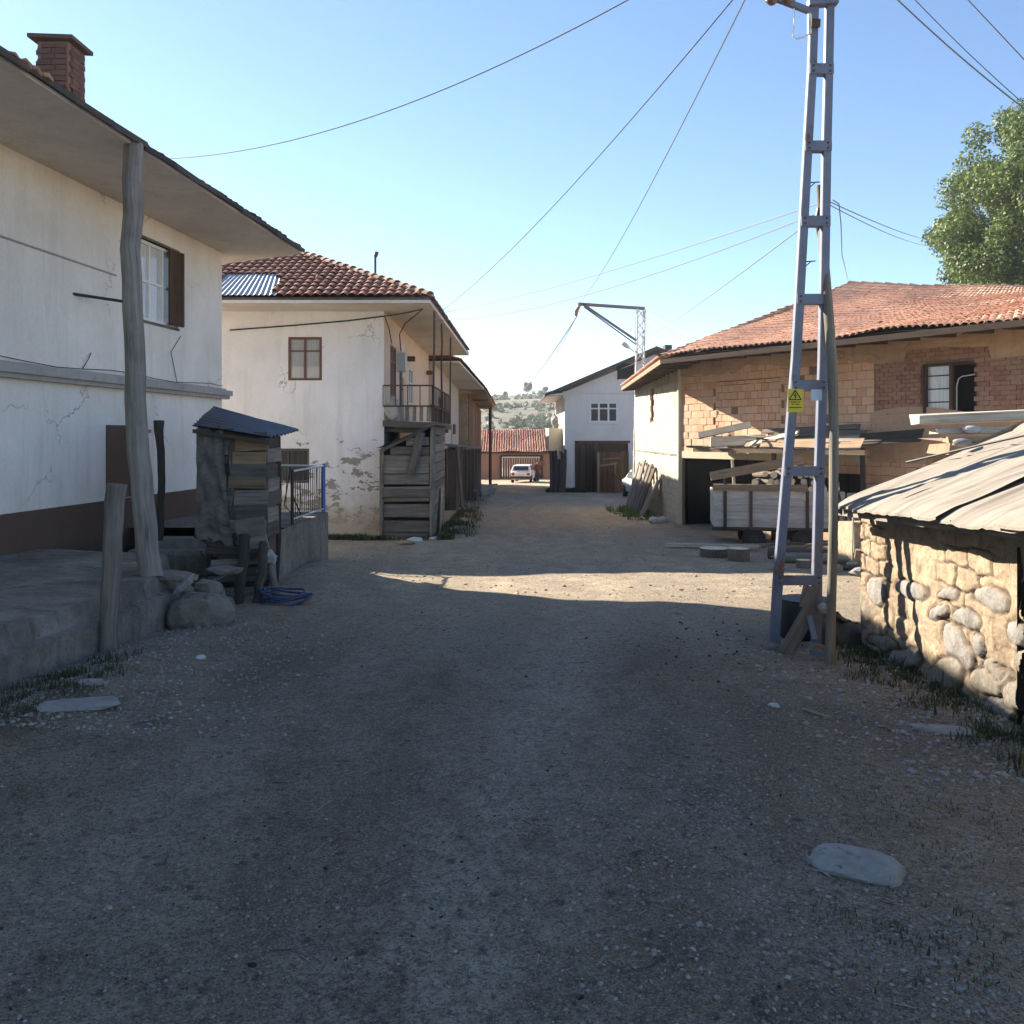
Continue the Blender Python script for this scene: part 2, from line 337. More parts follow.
# ------------------------------------------------------------------ mesh builder
class MB:
    def __init__(s): s.v = []; s.f = []; s.uv = []; s.r = []; s.mi = []
    def add(s, vs, fs, uvs=None, r=None, mi=0):
        b = len(s.v); s.v += [tuple(q) for q in vs]
        r = rnd.random() if r is None else r
        for i, f in enumerate(fs):
            s.f.append([b + k for k in f]); s.r.append(r); s.mi.append(mi)
            s.uv.append(uvs[i] if uvs else [(0, 0)] * len(f))
    def quad(s, a, b, c, d, r=None, mi=0):
        a, b, c, d = map(V, (a, b, c, d)); w = (b - a).length; h = (d - a).length
        s.add([a, b, c, d], [(0, 1, 2, 3)], [[(0, 0), (w, 0), (w, h), (0, h)]], r, mi)
    def poly(s, pts, r=None, mi=0):
        s.add(pts, [tuple(range(len(pts)))], None, r, mi)
    def beam(s, p0, p1, w, h, up=(0, 0, 1), w1=None, h1=None, r=None, mi=0, jit=0):
        p0, p1 = V(p0), V(p1); d = p1 - p0; L = d.length; d.normalize()
        u = V(up); sd = d.cross(u)
        if sd.length < 1e-4: sd = d.cross(V((1, 0, 0)))
        sd.normalize(); u = sd.cross(d).normalized()
        w1 = w if w1 is None else w1; h1 = h if h1 is None else h1
        vs = []
        for p, ww, hh in ((p0, w, h), (p1, w1, h1)):
            for a, b in ((-1, -1), (1, -1), (1, 1), (-1, 1)):
                q = p + sd * a * ww / 2 + u * b * hh / 2
                if jit: q = q + V((rnd.uniform(-jit, jit), rnd.uniform(-jit, jit), rnd.uniform(-jit, jit)))
                vs.append(q)
        fs = [(3, 2, 1, 0), (4, 5, 6, 7), (0, 1, 5, 4), (1, 2, 6, 5), (2, 3, 7, 6), (3, 0, 4, 7)]
        o = rnd.random() * 3
        e = [[(0, 0), (0, w), (h, w), (h, 0)]] * 2
        sides = [[(o, k), (o, k + x), (o + L, k + x), (o + L, k)] for k, x in ((0, w), (w, h), (w + h, w), (2 * w + h, h))]
        s.add(vs, fs, e + sides, r, mi)
    def box(s, lo, hi, r=None, mi=0, jit=0):
        lo, hi = V(lo), V(hi); c = (lo + hi) / 2; d = hi - lo
        k = max(range(3), key=lambda i: d[i]); a = c.copy(); b = c.copy(); a[k] = lo[k]; b[k] = hi[k]
        if k == 2: s.beam(a, b, d.y, d.x, up=(1, 0, 0), r=r, mi=mi, jit=jit)
        elif k == 0: s.beam(a, b, d.y, d.z, r=r, mi=mi, jit=jit)
        else: s.beam(a, b, d.x, d.z, r=r, mi=mi, jit=jit)
    def tube(s, pts, rad, n=8, r=None, mi=0, cap=True, wob=0, capmi=None):
        pts = [V(p) for p in pts]; k = len(pts)
        if not hasattr(rad, '__len__'): rad = [rad] * k
        r = rnd.random() if r is None else r
        rings = []; L = 0; Ls = []
        ref = V((0, 0, 1)) if abs((pts[-1] - pts[0]).normalized().z) < .9 else V((1, 0, 0))
        for i, p in enumerate(pts):
            t = (pts[min(i + 1, k - 1)] - pts[max(i - 1, 0)]).normalized()
            a = t.cross(ref).normalized(); b = a.cross(t)
            if i: L += (p - pts[i - 1]).length
            Ls.append(L)
            rings.append([p + (a * math.cos(2 * math.pi * j / n) + b * math.sin(2 * math.pi * j / n)) * rad[i] * (1 + wob * mnoise.noise(V((j * 1.3, i * .7, r * 50)))) for j in range(n)])
        vs = [q for g in rings for q in g]; fs = []; uvs = []
        for i in range(k - 1):
            for j in range(n):
                j2 = (j + 1) % n
                fs.append((i * n + j, i * n + j2, (i + 1) * n + j2, (i + 1) * n + j))
                c = 2 * math.pi * max(rad[i], .01) / n
                uvs.append([(Ls[i], j * c), (Ls[i], (j + 1) * c), (Ls[i + 1], (j + 1) * c), (Ls[i + 1], j * c)])
        s.add(vs, fs, uvs, r, mi)
        if cap:
            cm = mi if capmi is None else capmi
            s.add(rings[0], [tuple(range(n))[::-1]], None, r, cm); s.add(rings[-1], [tuple(range(n))], None, r, cm)
    def rock(s, c, sx, sy, sz, sub=2, rough=.25, seed=0, r=None, mi=0, rot=0):
        bm = bmesh.new(); bmesh.ops.create_icosphere(bm, subdivisions=sub, radius=1)
        c = V(c); ca, sa = math.cos(rot), math.sin(rot)
        vs = []
        for v in bm.verts:
            k = 1 + rough * (mnoise.noise(v.co * 1.3 + V((seed * 7.3, seed, 0))) + .4 * mnoise.noise(v.co * 4 + V((seed, 0, 3))))
            q = v.co * k; x, y = q.x * sx, q.y * sy
            vs.append(c + V((x * ca - y * sa, x * sa + y * ca, q.z * sz)))
        s.add(vs, [tuple(v.index for v in f.verts) for f in bm.faces], None, r, mi); bm.free()
    def chunk(s, c, sx, sy, sz, n=26, seed=0, rot=0, r=None, mi=0, bev=.06):
        g_ = random.Random(seed * 13 + 1); bm = bmesh.new()
        for _ in range(n):
            d = V((g_.gauss(0, 1), g_.gauss(0, 1), g_.gauss(0, 1))).normalized(); k = g_.uniform(.86, 1.05)
            q = V([math.copysign(abs(x) ** .72, x) for x in d]) * k; bm.verts.new((q.x * sx, q.y * sy, q.z * sz))
        res = bmesh.ops.convex_hull(bm, input=bm.verts); bmesh.ops.delete(bm, geom=[v for v in bm.verts if not v.link_faces], context='VERTS')
        bmesh.ops.bevel(bm, geom=list(bm.edges), offset=min(sx, sy, sz) * bev, segments=2, affect='EDGES', profile=.6)
        bmesh.ops.triangulate(bm, faces=bm.faces); bmesh.ops.subdivide_edges(bm, edges=[e for e in bm.edges if e.calc_length() > min(sx, sy) * .25], cuts=2, use_grid_fill=True)
        bm.verts.index_update(); ca, sa = math.cos(rot), math.sin(rot); c = V(c); m_ = min(sx, sy, sz)
        vs = []
        for v in bm.verts:
            nn = 1 + .05 * mnoise.noise(v.co * (2.5 / m_) + V((seed, 0, 0))) + .02 * mnoise.noise(v.co * (9 / m_)); q = v.co * nn
            vs.append(c + V((q.x * ca - q.y * sa, q.x * sa + q.y * ca, q.z)))
        s.add(vs, [tuple(v.index for v in f.verts) for f in bm.faces], None, r, mi); bm.free()
    def grid(s, fn, nu, nv, r=None, mi=0):
        b = [fn(i / nu, j / nv) for j in range(nv + 1) for i in range(nu + 1)]
        fs = []; uvs = []
        for j in range(nv):
            for i in range(nu):
                a = j * (nu + 1) + i; fs.append((a, a + 1, a + nu + 2, a + nu + 1))
                uvs.append([(i / nu, j / nv), ((i + 1) / nu, j / nv), ((i + 1) / nu, (j + 1) / nv), (i / nu, (j + 1) / nv)])
        s.add(b, fs, uvs, r, mi)
    def build(s, name, mats, parent=None, smooth=False, origin=None):
        mats = [mats] if isinstance(mats, str) else mats
        vs = np.array(s.v, dtype=np.float64)
        if parent is not None: org = V(parent['_w'])
        elif origin is not None: org = V(origin)
        else:
            lo = vs.min(0); hi = vs.max(0); org = V(((lo[0] + hi[0]) / 2, (lo[1] + hi[1]) / 2, lo[2]))
        me = bpy.data.meshes.new(name)
        me.from_pydata((vs - np.array(org)).tolist(), [], s.f)
        uvl = me.uv_layers.new(name='UVMap')
        flat = [c for u in s.uv for q in u for c in q]
        uvl.data.foreach_set('uv', flat)
        at_ = me.attributes.new('rnd', 'FLOAT', 'FACE'); at_.data.foreach_set('value', s.r)
        for m in mats: me.materials.append(M[m])
        me.polygons.foreach_set('material_index', s.mi)
        if smooth: me.polygons.foreach_set('use_smooth', [True] * len(s.f))
        me.update()
        o = bpy.data.objects.new(name, me); C.objects.link(o)
        if parent is not None: o.parent = parent
        else: o.location = org
        o['_w'] = tuple(float(q) for q in org)
        return o
def tag(o, label=None, cat=None, group=None, kind=None):
    if label: o['label'] = label
    if cat: o['category'] = cat
    if group: o['group'] = group
    if kind: o['kind'] = kind
    return o
def thing(name, label, cat, loc, group=None):
    o = bpy.data.objects.new(name, None); C.objects.link(o); o.location = loc; o['_w'] = tuple(loc)
    o.empty_display_size = .3
    return tag(o, label, cat, group)
def one(name, mb, mat, label, cat, group=None, smooth=False):
    return tag(mb.build(name, mat, smooth=smooth), label, cat, group)

# ------------------------------------------------------------------ walls, windows
class WF:   # a frame on a wall: u metres along, z height, d metres out of the wall
    def __init__(s, p0, p1, out):
        s.a = V((p0[0], p0[1], 0)); b = V((p1[0], p1[1], 0)); s.L = (b - s.a).length
        s.U = (b - s.a).normalized(); s.N = V((s.U.y, -s.U.x, 0))
        if s.N.dot(V((out[0], out[1], 0))) < 0: s.N = -s.N
    def p(s, u, z, d=0): q = s.a + s.U * u + s.N * d; return V((q.x, q.y, z))
def wall(mb, w, z0, z1, holes=(), u0=0, u1=None, depth=.18, mi=0, d=0):
    u1 = w.L if u1 is None else u1
    us = sorted({u0, u1, *[h[i] for h in holes for i in (0, 1)]}); zs = sorted({z0, z1, *[h[i] for h in holes for i in (2, 3)]})
    for a, b in zip(us, us[1:]):
        for c, e in zip(zs, zs[1:]):
            m = ((a + b) / 2, (c + e) / 2)
            if any(h[0] < m[0] < h[1] and h[2] < m[1] < h[3] for h in holes): continue
            mb.quad(w.p(a, c, d), w.p(b, c, d), w.p(b, e, d), w.p(a, e, d), mi=mi)
    for a, b, c, e in holes:
        mb.quad(w.p(a, c, d), w.p(a, e, d), w.p(a, e, d - depth), w.p(a, c, d - depth), mi=mi)
        mb.quad(w.p(b, c, d), w.p(b, e, d), w.p(b, e, d - depth), w.p(b, c, d - depth), mi=mi)
        mb.quad(w.p(a, c, d), w.p(b, c, d), w.p(b, c, d - depth), w.p(a, c, d - depth), mi=mi)
        mb.quad(w.p(a, e, d), w.p(b, e, d), w.p(b, e, d - depth), w.p(a, e, d - depth), mi=mi)
def wbox(mb, w, u0, u1, z0, z1, d0, d1, **k):
    dm = (d0 + d1) / 2
    if u1 - u0 > z1 - z0:
        mb.beam(w.p(u0, (z0 + z1) / 2, dm), w.p(u1, (z0 + z1) / 2, dm), abs(d1 - d0), z1 - z0, **k)
    else:
        mb.beam(w.p((u0 + u1) / 2, z0, dm), w.p((u0 + u1) / 2, z1, dm), u1 - u0, abs(d1 - d0), up=w.N, **k)
def window(parent, w, u0, u1, z0, z1, frame='brown_frame', pane='pane_curtain', cols=2, rows=(.7,), fr=.06, d=-.07, name='window', bars=None, sill=None):
    f = MB()
    g = .006
    a, b, c, e = u0 + g, u1 - g, z0 + g, z1 - g
    wbox(f, w, a, a + fr, c, e, d, d + .06); wbox(f, w, b - fr, b, c, e, d, d + .06)
    wbox(f, w, a + fr, b - fr, c, c + fr, d, d + .058); wbox(f, w, a + fr, b - fr, e - fr, e, d, d + .058)
    for i in range(1, cols):
        x = a + (b - a) * i / cols; wbox(f, w, x - fr / 2, x + fr / 2, c + fr, e - fr, d, d + .052)
    for k in rows:
        z = c + (e - c) * k; wbox(f, w, a + fr, b - fr, z - fr * .35, z + fr * .35, d, d + .044)
    fo = f.build(name, frame, parent)
    p = MB(); p.quad(w.p(a, c, d + .02), w.p(b, c, d + .02), w.p(b, e, d + .02), w.p(a, e, d + .02)); p.build('pane', pane, fo)
    if bars:
        q = MB()
        for i in range(1, bars):
            x = u0 + (u1 - u0) * i / bars; q.tube([w.p(x, z0, .02), w.p(x, z1, .02)], .009, 5)
        q.build('window_bars', 'iron_rust', fo)
    if sill:
        q = MB(); wbox(q, w, u0 - .06, u1 + .06, z0 - .05, z0, -.05, .07); q.build('sill', sill, fo)
    return fo
def door(parent, w, u0, u1, z0, z1, mat='brown_frame', d=-.08, name='door', boards=4, mats2=None):
    f = MB(); n = boards; g = .01
    for i in range(n):
        a = u0 + g + (u1 - u0 - 2 * g) * i / n; b = u0 + g + (u1 - u0 - 2 * g) * (i + 1) / n
        wbox(f, w, a + .003, b - .003, z0, z1 - g, d - .02, d + .02 + .004 * (i % 2))
    o = f.build(name, mat, parent)
    h = MB(); h.beam(w.p(u1 - .16, (z0 + z1) / 2, d + .02), w.p(u1 - .16, (z0 + z1) / 2, d + .09), .03, .03); h.build('door_handle', 'steel_dark', o)
    return o
def tiles(mb, S, nu, nv, wtile, ltile, inside=lambda u, v: True, h=.05, lift=.025, jit=.012, mi=0, seg=4):
    for j in range(nv):
        for i in range(nu):
            uc = (i + .5) / nu; vc = (j + .5) / nv
            if not inside(uc, vc): continue
            if rnd.random() < .004: continue
            c0 = S(uc, j / nv); c1 = S(uc, (j + 1.22) / nv if j < nv - 1 else 1)
            dv = (c1 - c0); du = (S(min(1, uc + .5 / nu), vc) - S(max(0, uc - .5 / nu), vc)); du.normalize()
            N = du.cross(dv).normalized()
            if N.z < 0: N = -N
            a = rnd.uniform(-jit, jit); b = rnd.uniform(-jit, jit); sk = rnd.uniform(-jit, jit); hh = rnd.uniform(-.006, .008)
            c0 = c0 + dv.normalized() * rnd.uniform(-.015, .015)
            vs = []
            for k, (c, lf, o) in enumerate(((c0, lift + hh, a), (c1, 0.0, b))):
                for q in range(seg + 1):
                    x = q / seg - .5
                    vs.append(c + du * (x * wtile * (1.0 if k == 0 else .96) + o) + N * (lf + h * math.cos(math.pi * x) - .0))
            n = seg + 1
            fs = [(q, q + 1, n + q + 1, n + q) for q in range(seg)]
            # front thickness of the tile
            m = len(vs)
            vs += [vs[q] - N * .018 for q in range(n)]
            fs += [(m + q, m + q + 1, q + 1, q) for q in range(seg)]
            mb.add(vs, fs, None, rnd.random(), mi)
def caps(mb, p0, p1, rad=.09, L=.36, mi=0, sag=.02):
    p0, p1 = V(p0), V(p1); n = max(1, int((p1 - p0).length / (L * .85))); d = (p1 - p0) / n
    sd = d.cross(V((0, 0, 1))).normalized(); up = sd.cross(d).normalized()
    for i in range(n):
        a = p0 + d * i; b = a + d * 1.18; o = sd * rnd.uniform(-.015, .015); z = rnd.uniform(-.008, .012)
        vs = []
        for c, r_, l in ((a, rad * 1.12, .03 + z), (b, rad * .9, .0)):
            for q in range(7):
                th = math.pi * q / 6; vs.append(c + o + sd * math.cos(th) * r_ + up * (math.sin(th) * r_ * .75 + l))
        fs = [(q, q + 1, 8 + q, 7 + q) for q in range(6)]
        vs += [vs[q] + d.normalized() * .004 - up * .02 for q in range(7)]
        fs += [(14 + q, 15 + q, q + 1, q) for q in range(6)]
        mb.add(vs, fs, None, None, mi)
def S4(a, b, c, d, sag=0.0, amp=0.0):   # bilinear surface: a-b eave, d-c ridge
    a, b, c, d = map(V, (a, b, c, d))
    def f(u, v):
        p = (a * (1 - u) + b * u) * (1 - v) + (d * (1 - u) + c * u) * v
        z = -sag * math.sin(math.pi * min(max(u, 0), 1)) * math.sin(math.pi * min(max(v, 0), 1)) + amp * mnoise.noise(V((p.x * .5, p.y * .5, 1)))
        return p + V((0, 0, z))
    return f
def slab(mb, pts_top, th, mi=0):
    n = len(pts_top); top = [V(p) for p in pts_top]; bot = [p - V((0, 0, th)) for p in top]
    mb.add(top + bot, [tuple(range(n)), tuple(range(2 * n - 1, n - 1, -1))] + [(i, n + i, n + (i + 1) % n, (i + 1) % n) for i in range(n)], None, None, mi)
def corr(mb, a, b, c, d, n=10, amp=.02, mi=0, nv=6, noise=.01):   # corrugated sheet, waves run a->b
    f = S4(a, b, c, d)
    mb.grid(lambda u, v: f(u, v) + V((0, 0, amp * math.cos(2 * math.pi * n * u) + noise * mnoise.noise(V((u * 3, v * 3, n))))), n * 6, nv, mi=mi)
# ------------------------------------------------------------------ the setting
def axis(parts):
    out = []
    for a, b, st in parts:
        n = max(1, round((b - a) / st)); out += [a + (b - a) * i / n for i in range(n)]
    return out + [parts[-1][1]]
xs = axis([(-700, -100, 100), (-100, -20, 10), (-20, -7, 1), (-7, 7, .11), (7, 20, 1), (20, 100, 10), (100, 700, 100)])
ys = axis([(-60, 0, 5), (0, 2, .4), (2, 16, .11), (16, 30, .35), (30, 60, 1.0), (60, 140, 4), (140, 900, 60)])
mb = MB()
mb.v = [(x, y, G(x, y)) for y in ys for x in xs]
nx = len(xs)
for j in range(len(ys) - 1):
    for i in range(nx - 1):
        a = j * nx + i; mb.f.append((a, a + 1, a + nx + 1, a + nx))
mb.uv = [[(0, 0)] * 4] * len(mb.f); mb.r = [.5] * len(mb.f); mb.mi = [0] * len(mb.f)
tag(mb.build('ground', 'dirt', smooth=True, origin=(0, 0, 0)), kind='structure')

def hill_z(x, y):
    t = max(0, min(1, (y - 105) / 245)); t = t * t * (3 - 2 * t)
    ridge = 13.6 - 0.055 * (x - 0) * (1 if x > -60 else .3) + 3.5 * math.sin(x * .021 + 1.0) + 1.6 * math.sin(x * .06)
    return -2.6 + t * (ridge + 2.6) + 1.4 * mnoise.noise(V((x * .03, y * .03, 0))) * t + .8 * math.sin(y * .14 + x * .02) * t
mb = MB(); mb.grid(lambda u, v: V((-420 + 840 * u, 104 + 300 * v, hill_z(-420 + 840 * u, 104 + 300 * v))), 150, 60)
tag(mb.build('hills', 'hillside', smooth=True, origin=(0, 104, -3)), kind='structure')

# ------------------------------------------------------------------ nearest house on the left
def hx(y): return -6.09 + .092 * (y - 10.7)
def ex(y): return -4.70 + .079 * (y - 8.26)
YN, YF = -3.0, 17.07
HL = thing('plaster_house', 'cream plastered two storey house on the left with brown painted base and wide grey eave', 'house', (-10.5, 8, 0))
w = WF((hx(YN), YN), (hx(YF), YF), (1, 0))
def ul(y): return (y - YN) * w.L / (YF - YN)
wb = (ul(13.95), ul(15.28), 3.72, 5.0)
m = MB(); wall(m, w, .96, 5.6, [wb], depth=.2)
wf = WF((hx(YF), YF), (-15.5, YF + .8), (0, 1)); wall(m, wf, -1, 5.6)
wall(m, WF((-15.5, YF + .8), (-16.6, YN), (-1, 0)), -1, 5.6); wall(m, WF((-16.6, YN), (hx(YN), YN), (0, -1)), -1, 5.6)
m.build('wall', 'plaster_cream', HL)
m = MB(); wall(m, w, -.3, .965, d=.012); m.quad(w.p(0, .965, .012), w.p(w.L, .965, .012), w.p(w.L, .965, 0), w.p(0, .965, 0)); m.build('wall_base', 'brown_paint', HL)
m = MB(); wbox(m, w, -.1, w.L + .14, 2.60, 2.66, 0, .10); wbox(m, w, -.1, w.L + .16, 2.66, 2.76, 0, .15); wbox(m, w, -.1, w.L + .1, 2.76, 2.80, 0, .05)
m.build('ledge', 'plaster_grey', HL)
m = MB(); m.tube([w.p(ul(-2), 4.27, .0), w.p(ul(6), 4.29, .0), w.p(ul(13.3), 4.27, .0)], .016, 5); m.build('wall_seam', 'plaster_grey', HL)
m = MB(); pts = [w.p(ul(y), 2.83 + .03 * math.sin(y * 2), .05) for y in np.linspace(-2, 17, 30)]; m.tube(pts, .006, 5)
m.tube([w.p(ul(15.2), 2.8, .02), w.p(ul(15.0), 3.3, .012), w.p(ul(15.35), 3.6, .012)], .006, 4)
m.tube([w.p(ul(12.4), 2.83, .02), w.p(ul(12.5), 2.98, .05), w.p(ul(12.6), 3.06, .02)], .008, 4); m.build('wall_cable', 'cable', HL)
fo = window(HL, w, *wb, 'white_frame', 'pane_white', cols=3, rows=(.5,), fr=.05, d=-.1)
m = MB(); wbox(m, w, wb[0] - .05, wb[1] + .02, wb[2] - .04, wb[2], -.1, .02); m.build('sill', 'wood_grey', fo)
m = MB(); wbox(m, w, wb[0] - .05, wb[1] + .02, wb[3], wb[3] + .04, -.1, .02); m.build('lintel', 'wood_grey', fo)
m = MB()   # open brown shutter, swung out at the far side
c0 = w.p(wb[1] - .36, 0, .02); c1 = w.p(wb[1] - .0, 0, .10)
for a, b, t in ((0, .16, .035), (.84, 1, .035), (.16, .84, .02)):
    q0 = c0.lerp(c1, a); q1 = c0.lerp(c1, b); mid = (q0 + q1) / 2
    m.beam(V((mid.x, mid.y, wb[2] + .02)), V((mid.x, mid.y, wb[3] - .01)), (q1 - q0).length - .003, t, up=(c1 - c0).cross(V((0, 0, 1))))
m.build('shutter', 'wood_brown', fo)
# ground floor: brown painted surround and small shuttered opening behind the poles
m = MB(); wbox(m, w, ul(13.02), ul(13.62), .98, 2.06, 0.0, .03); m.build('painted_panel', 'brown_paint', HL)
m = MB(); wbox(m, w, ul(13.66), ul(13.72), .98, 2.0, 0, .03); wbox(m, w, ul(13.66), ul(14.3), 1.30, 1.34, .0, .04); wbox(m, w, ul(13.72), ul(14.3), 1.95, 2.0, 0, .03); m.build('trim', 'wood_grey', HL)
m = MB(); m.tube([w.p(ul(12.2), 3.83, -.02), w.p(ul(12.75), 3.80, .42)], .022, 7); m.build('drain_spout', 'steel_dark', HL)
# soffit and roof
m = MB()
ring = [V((ex(YN) - .3, YN - 1, 5.42)), V((ex(8), 8, 5.40)), V((-4.0, 17.1, 5.40)), V((-6.1, 18.7, 5.50)), V((-16.5, 19.2, 5.5)), V((-18, YN - 1, 5.5))]
slab(m, ring, .04); m.build('soffit', 'soffit', HL)
m = MB()
rg0 = V((-11.6, YN - 1, 8.0)); rg1 = V((-10.6, 12.5, 8.0))
top = [q + V((0, 0, .05)) for q in ring]
m.poly([top[0], top[1], rg1, rg0]); m.poly([top[1], top[2], rg1]); m.poly([top[2], top[3], rg1]); m.poly([top[3], top[4], rg1]); m.poly([top[4], top[5], rg0, rg1]); m.poly([top[5], top[0], rg0])
for a, b in zip(ring, ring[1:] + ring[:1]): m.quad(a + V((0, 0, .0)), b, b + V((0, 0, .07)), a + V((0, 0, .07)))
rf = m.build('roof', 'wood_dark', HL)
m = MB()
e0, e1 = top[0] + V((.0, 0, .0)), top[2] + V((-.02, .0, .0))
S = S4(e0, e1, rg1 + V((0, 0, .05)), rg0 + V((0, 0, .05)))
def Sx(u, v):
    p = S(u, v); p.z += .03 * mnoise.noise(V((u * 24, v * 3, 0))); return p
tiles(m, Sx, 105, 19, .2, .36, h=.045, lift=.03, jit=.015)
S = S4(top[2] + V((0, .1, 0)), top[4] + V((0, .1, 0)), rg1 + V((-1, 0, .05)), rg1 + V((0, 0, .05))); tiles(m, S, 50, 17, .22, .38)
caps(m, rg0 + V((0, 0, .06)), rg1 + V((0, 0, .06))); m.build('roof_tiles', 'tile_dark', rf)
m = MB()
for i in range(26):   # ragged dark flashing along the eave
    y0 = YN + i * .77; a = V((ex(y0) + .06, y0, 5.40)); b = V((ex(y0 + .8) + .07, y0 + .8, 5.40))
    m.beam(a + V((0, 0, rnd.uniform(-.015, .02))), b + V((0, 0, rnd.uniform(-.015, .02))), .03, .07, jit=.006)
m.build('eave_board', 'wood_dark', rf)
m = MB()   # slipped tiles, sunlit
for k in range(4):
    y = 8.3 + k * .17; m.beam((ex(y) + .09, y, 5.44), (ex(y) + .07, y + .14, 5.425), .05, .03, jit=.012)
m.build('slipped_tile', 'tile_cap', rf)
ch = MB(); cx, cy = -6.04, 12.05
for k in range(16):
    z = 5.95 + k * .072; o = .5 * (k % 2)
    for side in range(4):
        for i in range(2):
            a = (-.19 + (i + o * .5) * .19); b = a + .178
            a = max(-.19, a); b = min(.19, b)
            P = [(a, -.20), (b, -.20)] if side == 0 else [(a, .20), (b, .20)] if side == 1 else [(.195, a), (.195, b)] if side == 2 else [(-.195, a), (-.195, b)]
            ch.beam((cx + P[0][0], cy + P[0][1], z), (cx + P[1][0], cy + P[1][1], z), .08, .062, jit=.003)
ch.box((cx - .20, cy - .205, 5.6), (cx + .20, cy + .205, 7.09), mi=1)
c = ch.build('chimney', ['brick_dark', 'mortar'], rf)
m = MB(); slab(m, [(cx - .30, cy - .29, 7.17), (cx + .29, cy - .29, 7.15), (cx + .30, cy + .29, 7.16), (cx - .29, cy + .29, 7.18)], .05); m.build("chimney_cap", "brick_dark", rf)

# ------------------------------------------------------------------ terrace, poles, rubble
m = MB()
edge = [(-4.30, -3), (-4.05, 5.5), (-3.90, 7.2), (-3.74, 8.4), (-3.70, 9.3), (-3.72, 10.0), (-4.1, 10.7), (-4.25, 11.4)]
for (x0, y0), (x1, y1) in zip(edge, edge[1:]):
    n = max(1, int((y1 - y0) / .12))
    for i in range(n):
        a = i / n; b = (i + 1) / n
        xa, ya, xb, yb = x0 + (x1 - x0) * a, y0 + (y1 - y0) * a, x0 + (x1 - x0) * b, y0 + (y1 - y0) * b
        za = .40 + .012 * math.sin(ya * 3); zb = .40 + .012 * math.sin(yb * 3)
        wa, wb_ = hx(ya) + .0, hx(yb) + .0
        m.quad((xa + .02, ya, -.9), (xb + .02, yb, -.9), (xb + .02, yb, .20), (xa + .02, ya, .20))     # face
        m.quad((xa + .02, ya, .20), (xb + .02, yb, .20), (xb - .07, yb, .22), (xa - .07, ya, .22))
        m.quad((xa - .07, ya, .22), (xb - .07, yb, .22), (xb - .12, yb, zb), (xa - .12, ya, za))
        pass
def edx(y):
    for (x0, y0), (x1, y1) in zip(edge, edge[1:]):
        if y <= y1: return x0 + (x1 - x0) * (y - y0) / (y1 - y0)
    return edge[-1][0]
def tgrid(u, v):
    y = -3 + 14.4 * u; a = edx(y) - .12; b = hx(y) + .02; x = a + (b - a) * v
    z = .40 + .012 * math.sin(y * 3) * (1 - v) + .07 * v + (.012 * mnoise.noise(V((x * 1.8, y * 1.8, 2))) + .012 * mnoise.noise(V((x * 8, y * 8, 2)))) * min(1, v * 8)
    return V((x, y, z))
m.grid(tgrid, 240, 26)
m.quad((-4.28, 11.4, -.9), (-6.0, 11.4, -.9), (-6.0, 11.4, .46), (-4.28, 11.4, .4))
one('terrace', m, 'concrete', 'worn raised concrete terrace running along the foot of the cream house', 'terrace')

def curved(a, b, bend, n=12, amp=.02, sd=0):
    a, b = V(a), V(b); out = []
    for i in range(n + 1):
        t = i / n; q = a.lerp(b, t) + V(bend) * math.sin(math.pi * t)
        out.append(q + V((mnoise.noise(V((t * 5, sd, 0))), mnoise.noise(V((t * 5, sd, 5))), 0)) * amp)
    return out
m = MB(); pp = [((150, 579), 9.72), ((143, 500), 9.95), ((137, 430), 10.15), ((134, 340), 10.4), ((131.5, 250), 10.6), ((134, 146), 10.75)]
m.tube([at(a[0][0] * (1 - t) + b[0][0] * t, a[0][1] * (1 - t) + b[0][1] * t, a[1] * (1 - t) + b[1] * t) + V((.012 * math.sin(a[0][1] + 9 * t), 0, 0)) for a, b in zip(pp, pp[1:]) for t in (0, .33, .66)] + [at(134, 144, 10.75)], [.122 - .0008 * i for i in range(16)], 12, wob=.12)
one('wooden_pole', m, 'wood_grey', 'tall crooked grey trunk propping the eave of the cream house', 'pole', smooth=True)
m = MB(); m.tube(curved(at(107, 662, 8.2), at(117, 484, 8.3), (-.01, 0, 0), 10, .02, 9), [.080 + .0008 * i for i in range(11)], 10, wob=.12)
one('wooden_post', m, 'wood_grey', 'short grey wooden post standing in front of the terrace left of the tall trunk', 'post', smooth=True)
m = MB(); m.tube(curved((-5.05, 12.9, .40), (-5.08, 12.95, 2.12), (.03, 0, 0), 12, .02, 4), [.045 + .001 * i for i in range(11)] + [.065, .075], 10)
one('wooden_post', m, 'wood_dark', 'thin dark round topped pole just right of the tall crooked trunk', 'post', smooth=True)
